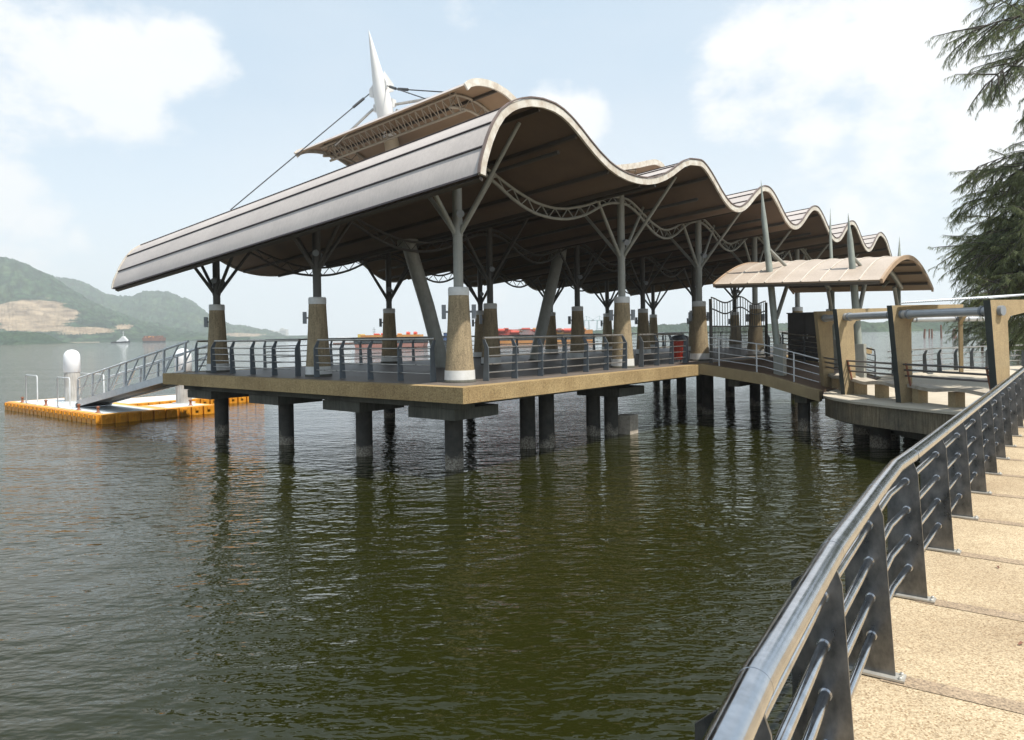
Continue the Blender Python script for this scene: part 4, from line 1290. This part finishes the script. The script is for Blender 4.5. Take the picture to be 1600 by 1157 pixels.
urail(-1.15, 23.6, -1.15, 22.2, 'hoop handrail on the pontoon edge in front of the gangway foot')
urail(.95, 26.9, .95, 24.0, 'hoop handrail behind the white mooring pile')
def mooring(s, t, H, label):
    r = thing('mooring_pile', label, 'mooring pile', (s, t, 0), group='white-topped mooring piles of the pontoon')
    mb = MB(); mb.lathe((s, t, 0), [(.34, -1.5), (.34, H-1.0)], 28); mb.build('shaft', 'block_pale', r)
    mb = MB(); mb.lathe((s, t, 0), [(.34, H-.999), (.365, H-.98), (.365, H-.3), (.345, H-.14), (.29, H-.03), (.20, H+.05), (.10, H+.09), (.02, H+.10)], 28); mb.build('domed_cap', 'white_plastic', r)
    mb = MB(); mb.lathe((s, t, .33), [(.50, 0), (.50, .09)], 20); mb.build('guide_ring', 'alu', r)
M['block_pale'] = mat('pale_pile', (0.55, 0.53, 0.50), (0.42, 0.39, 0.35), 0.7, scale=2, streak=.3)
M['white_plastic'] = mat('white_plastic', (0.85, 0.85, 0.86), (0.8, 0.8, 0.81), 0.3)
mooring(.45, 26.4, 2.82, 'white-capped mooring pile standing alone through the left of the pontoon')
mooring(3.0, 20.4, 2.82, 'white-capped mooring pile behind the top of the gangway')

def gangway():
    r = thing('gangway', 'aluminium truss gangway sloping from the pier down to the pontoon', 'gangway', (-.1, 17.6, .4))
    t0, z0, t1, z1 = 12.87, DECK+.02, 22.6, .62
    def Z(t): return z0+(z1-z0)*(t-t0)/(t1-t0)
    mb = MB()
    vs = []
    for t in (t0, t1): vs += [(-.62, t, Z(t)-.1), (.5, t, Z(t)-.1), (.5, t, Z(t)), (-.62, t, Z(t))]
    mb.add(vs, [(0, 1, 2, 3), (7, 6, 5, 4), (4, 5, 1, 0), (5, 6, 2, 1), (6, 7, 3, 2), (7, 4, 0, 3)]); mb.build('walkway', 'plank_grey', r)
    for s in (-.7, .58):
        mb = MB(); n = 6
        mb.bar((s, t0, Z(t0)-.05), (s, t1, Z(t1)-.05), .09, .26)
        mb.tube([(s, t0-.3, Z(t0)+1.08), (s, t1-.2, Z(t1)+1.08)], .045, 8); mb.tube([(s, t0, Z(t0)+.62), (s, t1, Z(t1)+.62)], .022, 6)
        for i in range(n+1):
            t = t0+(t1-t0)*i/n
            mb.bar((s, t, Z(t)), (s, t-.1, Z(t)+1.07), .07, .07)
            if i < n:
                tn = t0+(t1-t0)*(i+1)/n
                mb.bar((s, tn, Z(tn)+.05), (s, t+.35, Z(t)+1.03), .045, .045)
        mb.build('side_truss', 'alu', r)
    mb = MB(); mb.tube([(-.8, t1-.1, .50), (.68, t1-.1, .50)], .10, 12); mb.build('roller', 'dark', r)
M['plank_grey'] = mat('grey_walkway', (0.3, 0.3, 0.29), None, .7)
gangway()

# ---------------------------------------------------------------- vessels far off
def barge(name, x0, x1, Y, hull_h, label, dress, hullm='ship_dark', wl='ship_pink', cat='barge', wlh=.9):
    a, b = (x0-800)/1136.3*Y, (x1-800)/1136.3*Y
    r = thing(name, label, cat, ((a+b)/2, Y, 0), 'world', group='vessels out on the river')
    L = b-a; w = 5
    def hull(z0, z1, i0, i1, m, nm):
        mb = MB()
        mb.add([(a+i0, Y-w, z0), (b-i0, Y-w, z0), (b-i0, Y+w, z0), (a+i0, Y+w, z0), (a+i1, Y-w, z1), (b-i1, Y-w, z1), (b-i1, Y+w, z1), (a+i1, Y+w, z1)], [(0, 3, 2, 1), (4, 5, 6, 7), (0, 1, 5, 4), (1, 2, 6, 5), (2, 3, 7, 6), (3, 0, 4, 7)])
        return mb.build(nm, m, r)
    hull(-.4, wlh, L*.04, L*.02, wl, 'waterline_hull'); hull(wlh+.002, hull_h, L*.02, 0, hullm, 'hull')
    dress(r, a, b, Y, hull_h)
    return r
def dress1(r, a, b, Y, h):
    rnd = random.Random(4)
    L = b-a
    mb = MB(); mb.box((a+L*.10, Y-4, h), (a+L*.92, Y+4, h+.6)); mb.build('coaming', 'ship_orange', r)
    mb = MB(); mb.box((a+L*.05, Y-3, h), (a+L*.095, Y+3, h+.9)); mb.build('deck_house', 'ship_yellow', r)
    for u, w, z, m in ((.30, .07, .75, 'ship_red'), (.39, .05, .85, 'ship_red'), (.50, .06, .6, 'ship_red'), (.74, .04, 1.3, 'ship_red'), (.84, .04, 1.3, 'ship_red'), (.62, .05, .7, 'ship_orange')):
        mb = MB(); mb.tube([(a+L*(u-w/2), Y-2, h+.5+z*.35), (a+L*(u+w/2), Y-2, h+.5+z*.35)], z*.35, 10); mb.box((a+L*(u-w/3), Y-1.5, h+.5), (a+L*(u+w/3), Y+1, h+.5+z*.6)); mb.build('winch', m, r)
    mb = MB(); mb.tube([(a+L*.25, Y, h), (a+L*.25, Y, h+2.8)], .05, 6)
    for z in (1.2, 1.7, 2.2): mb.tube([(a+L*.25-.5, Y, h+z), (a+L*.25+.5, Y, h+z)], .03, 6)
    mb.build('mast', 'ship_dark', r)
barge('work_barge', 557, 668, 205, 3.0, 'low dark barge with orange deck gear, seen left of the leaning mast leg', dress1, wlh=1.2)
def dress2(r, a, b, Y, h):
    L = b-a
    mb = MB(); mb.box((a+L*.5, Y-3.5, h), (a+L*.98, Y+3, h+2.0)); mb.build('deck_house', 'ship_blue', r)
    mb = MB(); mb.box((a+L*.45, Y-3.6, h+2.002), (b, Y+3.1, h+2.3)); mb.build('roof', 'ship_white', r)
    mb = MB(); mb.box((a+L*.1, Y-2, h), (a+L*.45, Y+2, h+1.2)); mb.build('bridge', 'ship_white', r)
    mb = MB(); mb.tube([(b-.5, Y, h+2.3), (b-.5, Y, h+5.2)], .6, 10); mb.build('funnel', 'ship_red', r)
barge('work_boat', 674, 716, 200, 1.9, 'blue-cabined work boat partly behind the nearest big column', dress2, cat='boat', wl='ship_dark')
def dress3(r, a, b, Y, h):
    L = b-a; rnd = random.Random(8)
    mb = MB(); mb.box((a+L*.02, Y-4, h), (a+L*.5, Y+4, h+2.2)); mb.build('machinery_block', 'ship_red', r)
    mb = MB(); mb.box((a+L*.52, Y-4, h), (a+L*.97, Y+4, h+1.7)); mb.build('machinery_block', 'ship_orange', r)
    for k in range(22):
        u = rnd.uniform(.02, .95); z = rnd.uniform(1.4, 3.6); m = rnd.choice(['ship_red', 'ship_red', 'ship_orange', 'rust'])
        mb = MB(); mb.tube([(a+L*u, Y-4.3, h+z*.7), (a+L*u+rnd.uniform(1.2, 4), Y-4.3, h+z*.7)], rnd.uniform(.3, .8), 10); mb.build('drum', m, r)
    mb = MB()
    for k in range(7): mb.bar((a+L*.3+k*.9, Y-4.6, h+2.2), (a+L*.38+k*.9, Y-4.6, h+.2), .12, .12)
    mb.bar((a+L*.02, Y-4.6, h+2.8), (a+L*.62, Y-4.6, h+2.6), .06, .06)
    mb.build('stair', 'ship_white', r)
    mb = MB(); mb.bar((a+L*.86, Y, h), (a+L*.86, Y, h+3.8), .3, .3); mb.bar((a+L*.86, Y, h+3.8), (a+L*.89, Y, h+5.0), .25, .25); mb.build('crane', 'ship_red', r)
barge('dredger', 745, 930, 270, 2.8, 'long red and orange dredger seen between the columns under the roof', dress3, cat='ship', wl='ship_orange')
def dress4(r, a, b, Y, h):
    L = b-a; rnd = random.Random(2)
    for k in range(11):
        u = .05+.85*k/11
        mb = MB(); mb.box((a+L*u, Y-4, h), (a+L*(u+.075), Y+4, h+rnd.uniform(.3, 2.2))); mb.build('cargo', rnd.choice(['rust', 'ship_orange', 'rust']), r)
barge('cargo_barge', 226, 256, 780, 5.0, 'rusty brown loaded barge in mid river below the hills', dress4, hullm='rust', wl='ship_dark', wlh=1.6)
def tug():
    Y = 760; a, b = (174-800)/1136.3*Y, (203-800)/1136.3*Y; L = b-a
    r = thing('tugboat', 'white tugboat with dark hull and thin mast below the hills', 'tugboat', ((a+b)/2, Y, 0), 'world', group='vessels out on the river')
    mb = MB(); st = [(0, 1.4, 1.6), (.1, 2.6, 1.4), (.5, 2.8, 1.3), (.85, 2.4, 1.9), (1, .3, 2.6)]
    vs, fs = [], []
    for u, w, h in st: x = a+L*u; vs += [(x, Y-w, h), (x, Y-w*.7, -.3), (x, Y+w*.7, -.3), (x, Y+w, h)]
    for i in range(4):
        for k in range(4): p, q_ = i*4+k, i*4+(k+1) % 4; fs.append((p, q_, q_+4, p+4))
    fs += [(0, 1, 2, 3), (19, 18, 17, 16)]
    mb.add(vs, fs); mb.build('hull', 'ship_dark', r)
    for u0, u1, z0, z1 in ((.32, .92, 1.4, 3.2), (.45, .85, 3.202, 5.0), (.56, .76, 5.002, 6.8)):
        mb = MB(); mb.add([(a+L*u0, Y-2, z0), (a+L*u1, Y-2, z0), (a+L*u1, Y+2, z0), (a+L*u0, Y+2, z0), (a+L*(u0+.07), Y-1.8, z1), (a+L*(u1-.05), Y-1.8, z1), (a+L*(u1-.05), Y+1.8, z1), (a+L*(u0+.07), Y+1.8, z1)], [(0, 3, 2, 1), (4, 5, 6, 7), (0, 1, 5, 4), (1, 2, 6, 5), (2, 3, 7, 6), (3, 0, 4, 7)]); mb.build('cabin', 'ship_white', r)
    mb = MB(); mb.tube([(a+L*.65, Y, 6.8), (a+L*.65, Y, 12)], .25, 6); mb.tube([(a+L*.6, Y, 11.2), (a+L*.7, Y, 11.2)], .15, 6); mb.build('mast', 'ship_white', r)
tug()
def dress5(r, a, b, Y, h):
    L = b-a
    mb = MB(); mb.box((a+L*.2, Y-2, h), (a+L*.9, Y+2, h+1.6)); mb.build('cabin', 'ship_white', r)
barge('passenger_boat', 524, 550, 330, 1.6, 'low white passenger boat seen above the railing left of the barge', dress5, hullm='ship_white', wl='rust', cat='boat', wlh=.5)

# far buildings and port cranes
def block(x0, x1, Y, H, label, m='city'):
    a, b = (x0-800)/1136.3*Y, (x1-800)/1136.3*Y
    r = thing('far_building', label, 'building', ((a+b)/2, Y, 0), 'world', group='pale buildings beyond the hills')
    mb = MB(); mb.box((a, Y, 0), (b, Y+30, H)); mb.build('walls', m, r)
    mb = MB(); mb.box((a+2, Y+3, H+.002), (a+(b-a)*.5, Y+20, H+4)); mb.build('roof_block', m, r)
    mb = MB()
    for z in range(6, int(H)-3, 6): mb.box((a+1, Y-.3, z), (b-1, Y-.05, z+2))
    mb.build('window_bands', 'lampgrey', r)
block(437, 447, 2600, 32, 'pale tall building at the foot of the last hill')
block(419, 434, 2650, 26, 'grey wider building left of the pale tall one')
def port_crane(x, Y, label):
    X = (x-800)/1136.3*Y
    r = thing('port_crane', label, 'crane', (X, Y, 0), 'world', group='hazy port cranes')
    mb = MB()
    for dx in (-9, 9):
        for dy in (-8, 8): mb.bar((X+dx, Y+dy, 0), (X+dx*.7, Y+dy, 42), 2.6, 2.6)
    mb.bar((X-9, Y, 16), (X+9, Y, 16), 2, 2); mb.build('legs', 'crane', r)
    mb = MB(); mb.bar((X-26, Y, 42), (X+24, Y, 42), 3, 3); mb.build('boom', 'crane', r)
    mb = MB(); mb.bar((X, Y, 42), (X, Y, 56), 2, 2); mb.bar((X, Y, 56), (X-24, Y, 43), 1, 1); mb.bar((X, Y, 56), (X+22, Y, 43), 1, 1); mb.build('tower', 'crane', r)
port_crane(917, 2300, 'hazy teal port crane on the left, seen between the columns')
port_crane(937, 2300, 'hazy teal port crane on the right, seen between the columns')

# ---------------------------------------------------------------- haze
def haze():
    m = bpy.data.materials.new('haze'); m.use_nodes = True; nt = m.node_tree
    nt.nodes.remove(nt.nodes['Principled BSDF'])
    v = nt.nodes.new('ShaderNodeVolumePrincipled')
    v.inputs['Color'].default_value = (.93, .97, 1.0, 1); v.inputs['Density'].default_value = HAZE; v.inputs['Anisotropy'].default_value = 0.2
    nt.links.new(v.outputs[0], nt.nodes['Material Output'].inputs['Volume'])
    M['haze'] = m
    mb = MB(); mb.box((-3450, -95, -3.2), (3450, 3450, 270)); o = mb.build('haze', 'haze'); tag(o, None, kind='stuff')
HAZE = 0.00029
haze()

# ---------------------------------------------------------------- sky, sun, camera
SUN_EL = math.radians(62.5); SUN_DIR = Vector((0.80, -0.60, 0)).normalized()
def sky():
    w = bpy.data.worlds.new('World'); scn.world = w; w.use_nodes = True; nt = w.node_tree
    bg = nt.nodes['Background']
    st = nt.nodes.new('ShaderNodeTexSky'); st.sky_type = 'NISHITA'; st.sun_disc = False
    st.sun_elevation = SUN_EL; st.sun_rotation = math.atan2(SUN_DIR.x, SUN_DIR.y)
    st.dust_density = 1.5; st.air_density = 1.0; st.ozone_density = 1.5
    tc = nt.nodes.new('ShaderNodeTexCoord'); gen = tc.outputs['Generated']
    # overall bright veil, whiter towards the right and the horizon
    col = mix(nt, 0.66, st.outputs[0], (6.0, 7.5, 8.7))
    sx = nt.nodes.new('ShaderNodeSeparateXYZ'); nrm_ = nt.nodes.new('ShaderNodeVectorMath'); nrm_.operation = 'NORMALIZE'
    nt.links.new(gen, nrm_.inputs[0]); nt.links.new(nrm_.outputs[0], sx.inputs[0])
    hz_ = ramp(nt, sx.outputs['Z'], [(0.0, (.9, .9, .9)), (.30, (0, 0, 0))])
    col = mix(nt, hz_, col, (7.9, 8.5, 8.9))
    n1 = noise_node(nt, 5.0, 9, 0.58, vec=gen, stretch=(1, 1, 1.5))
    n2 = noise_node(nt, 1.4, 5, 0.5, vec=gen, stretch=(1, 1, 2.2))
    def blob(px, py, rad, soft=.6, thr=.0):
        d = Vector(((px-800)/1136.3, 1, (522+.015*(800-px)-py)/1136.3)).normalized()
        dist = nt.nodes.new('ShaderNodeVectorMath'); dist.operation = 'DISTANCE'
        nm = nt.nodes.new('ShaderNodeVectorMath'); nm.operation = 'NORMALIZE'
        nt.links.new(gen, nm.inputs[0]); nt.links.new(nm.outputs[0], dist.inputs[0]); dist.inputs[1].default_value = d
        mr = nt.nodes.new('ShaderNodeMapRange'); mr.inputs['From Min'].default_value = 0; mr.inputs['From Max'].default_value = rad
        mr.inputs['To Min'].default_value = 1; mr.inputs['To Max'].default_value = 0
        nt.links.new(dist.outputs['Value'], mr.inputs[0]); return mr.outputs[0]
    def mx(a, b):
        m_ = nt.nodes.new('ShaderNodeMath'); m_.operation = 'MAXIMUM'; nt.links.new(a, m_.inputs[0]); nt.links.new(b, m_.inputs[1]); return m_.outputs[0]
    B = None
    for px, py, rad in ((40, 110, .20), (170, 120, .17), (270, 100, .10), (-60, 60, .25), (60, 350, .14), (130, 370, .07), (20, 330, .12), (905, 190, .065), (860, 175, .045), (1280, 110, .17), (1450, 60, .22), (1400, 250, .20), (1600, 200, .3), (1290, 200, .12), (1330, 330, .07)):
        o_ = blob(px, py, rad); B = o_ if B is None else mx(B, o_)
    ad = nt.nodes.new('ShaderNodeMath'); ad.operation = 'MULTIPLY_ADD'
    nt.links.new(n1, ad.inputs[0]); ad.inputs[1].default_value = 3.0; nt.links.new(B, ad.inputs[2])
    cl = ramp(nt, ad.outputs[0], [(.0, (0, 0, 0)), (1.0, (0, 0, 0)), ])
    mr_ = nt.nodes.new('ShaderNodeMapRange'); mr_.interpolation_type = 'SMOOTHSTEP'
    mr_.inputs['From Min'].default_value = 1.84; mr_.inputs['From Max'].default_value = 2.36; mr_.inputs['To Max'].default_value = .9
    nt.links.new(ad.outputs[0], mr_.inputs[0]); cl = mr_.outputs[0]
    shade_ = ramp(nt, n2, [(.33, (7.0, 7.4, 7.7)), (.55, (8.8, 8.8, 8.8))])
    col = mix(nt, cl, col, shade_)
    # thin general streaks
    thin = ramp(nt, n2, [(.42, (0, 0, 0)), (.75, (.45, .45, .45))])
    col = mix(nt, thin, col, (7.2, 7.45, 7.7))
    nt.links.new(col, bg.inputs['Color']); bg.inputs['Strength'].default_value = 0.10
sky()
sl = bpy.data.lights.new('sun', 'SUN'); sl.energy = 5.0; sl.angle = math.radians(.6); sl.color = (1.0, .95, .86)
so = bpy.data.objects.new('sun', sl); COL.objects.link(so)
sdir = Vector((SUN_DIR.x*math.cos(SUN_EL), SUN_DIR.y*math.cos(SUN_EL), math.sin(SUN_EL)))
so.rotation_euler = sdir.to_track_quat('Z', 'Y').to_euler(); so.location = (40, 10, 60)

cam = bpy.data.cameras.new('camera'); co = bpy.data.objects.new('camera', cam); COL.objects.link(co)
R0 = Vector((0.9998870970, -0.0001460969, -0.0150257064)); R1 = Vector((-0.0150264166, -0.0097215756, -0.9998398360)); R2 = Vector((0.0, 0.9999527337, -0.0097226733))
m3 = Matrix((R0, -R1, -R2)).transposed()
co.matrix_world = Matrix.Translation((0, 0, EYE)) @ m3.to_4x4()
cam.sensor_width = 36; cam.lens = 1136.34/1600*36; cam.shift_y = -45.5/1600
cam.clip_start = 0.05; cam.clip_end = 20000
scn.camera = co

for o in scn.objects:
    if '_o' in o: del o['_o']
scn.view_settings.view_transform = 'Standard'; scn.view_settings.look = 'None'; scn.view_settings.exposure = 0.35; scn.view_settings.gamma = 1.0
scn.render.engine = 'CYCLES'
scn.cycles.max_bounces = 8; scn.cycles.diffuse_bounces = 1; scn.cycles.glossy_bounces = 4; scn.cycles.volume_bounces = 1; scn.cycles.transparent_max_bounces = 8
scn.cycles.use_denoising = True
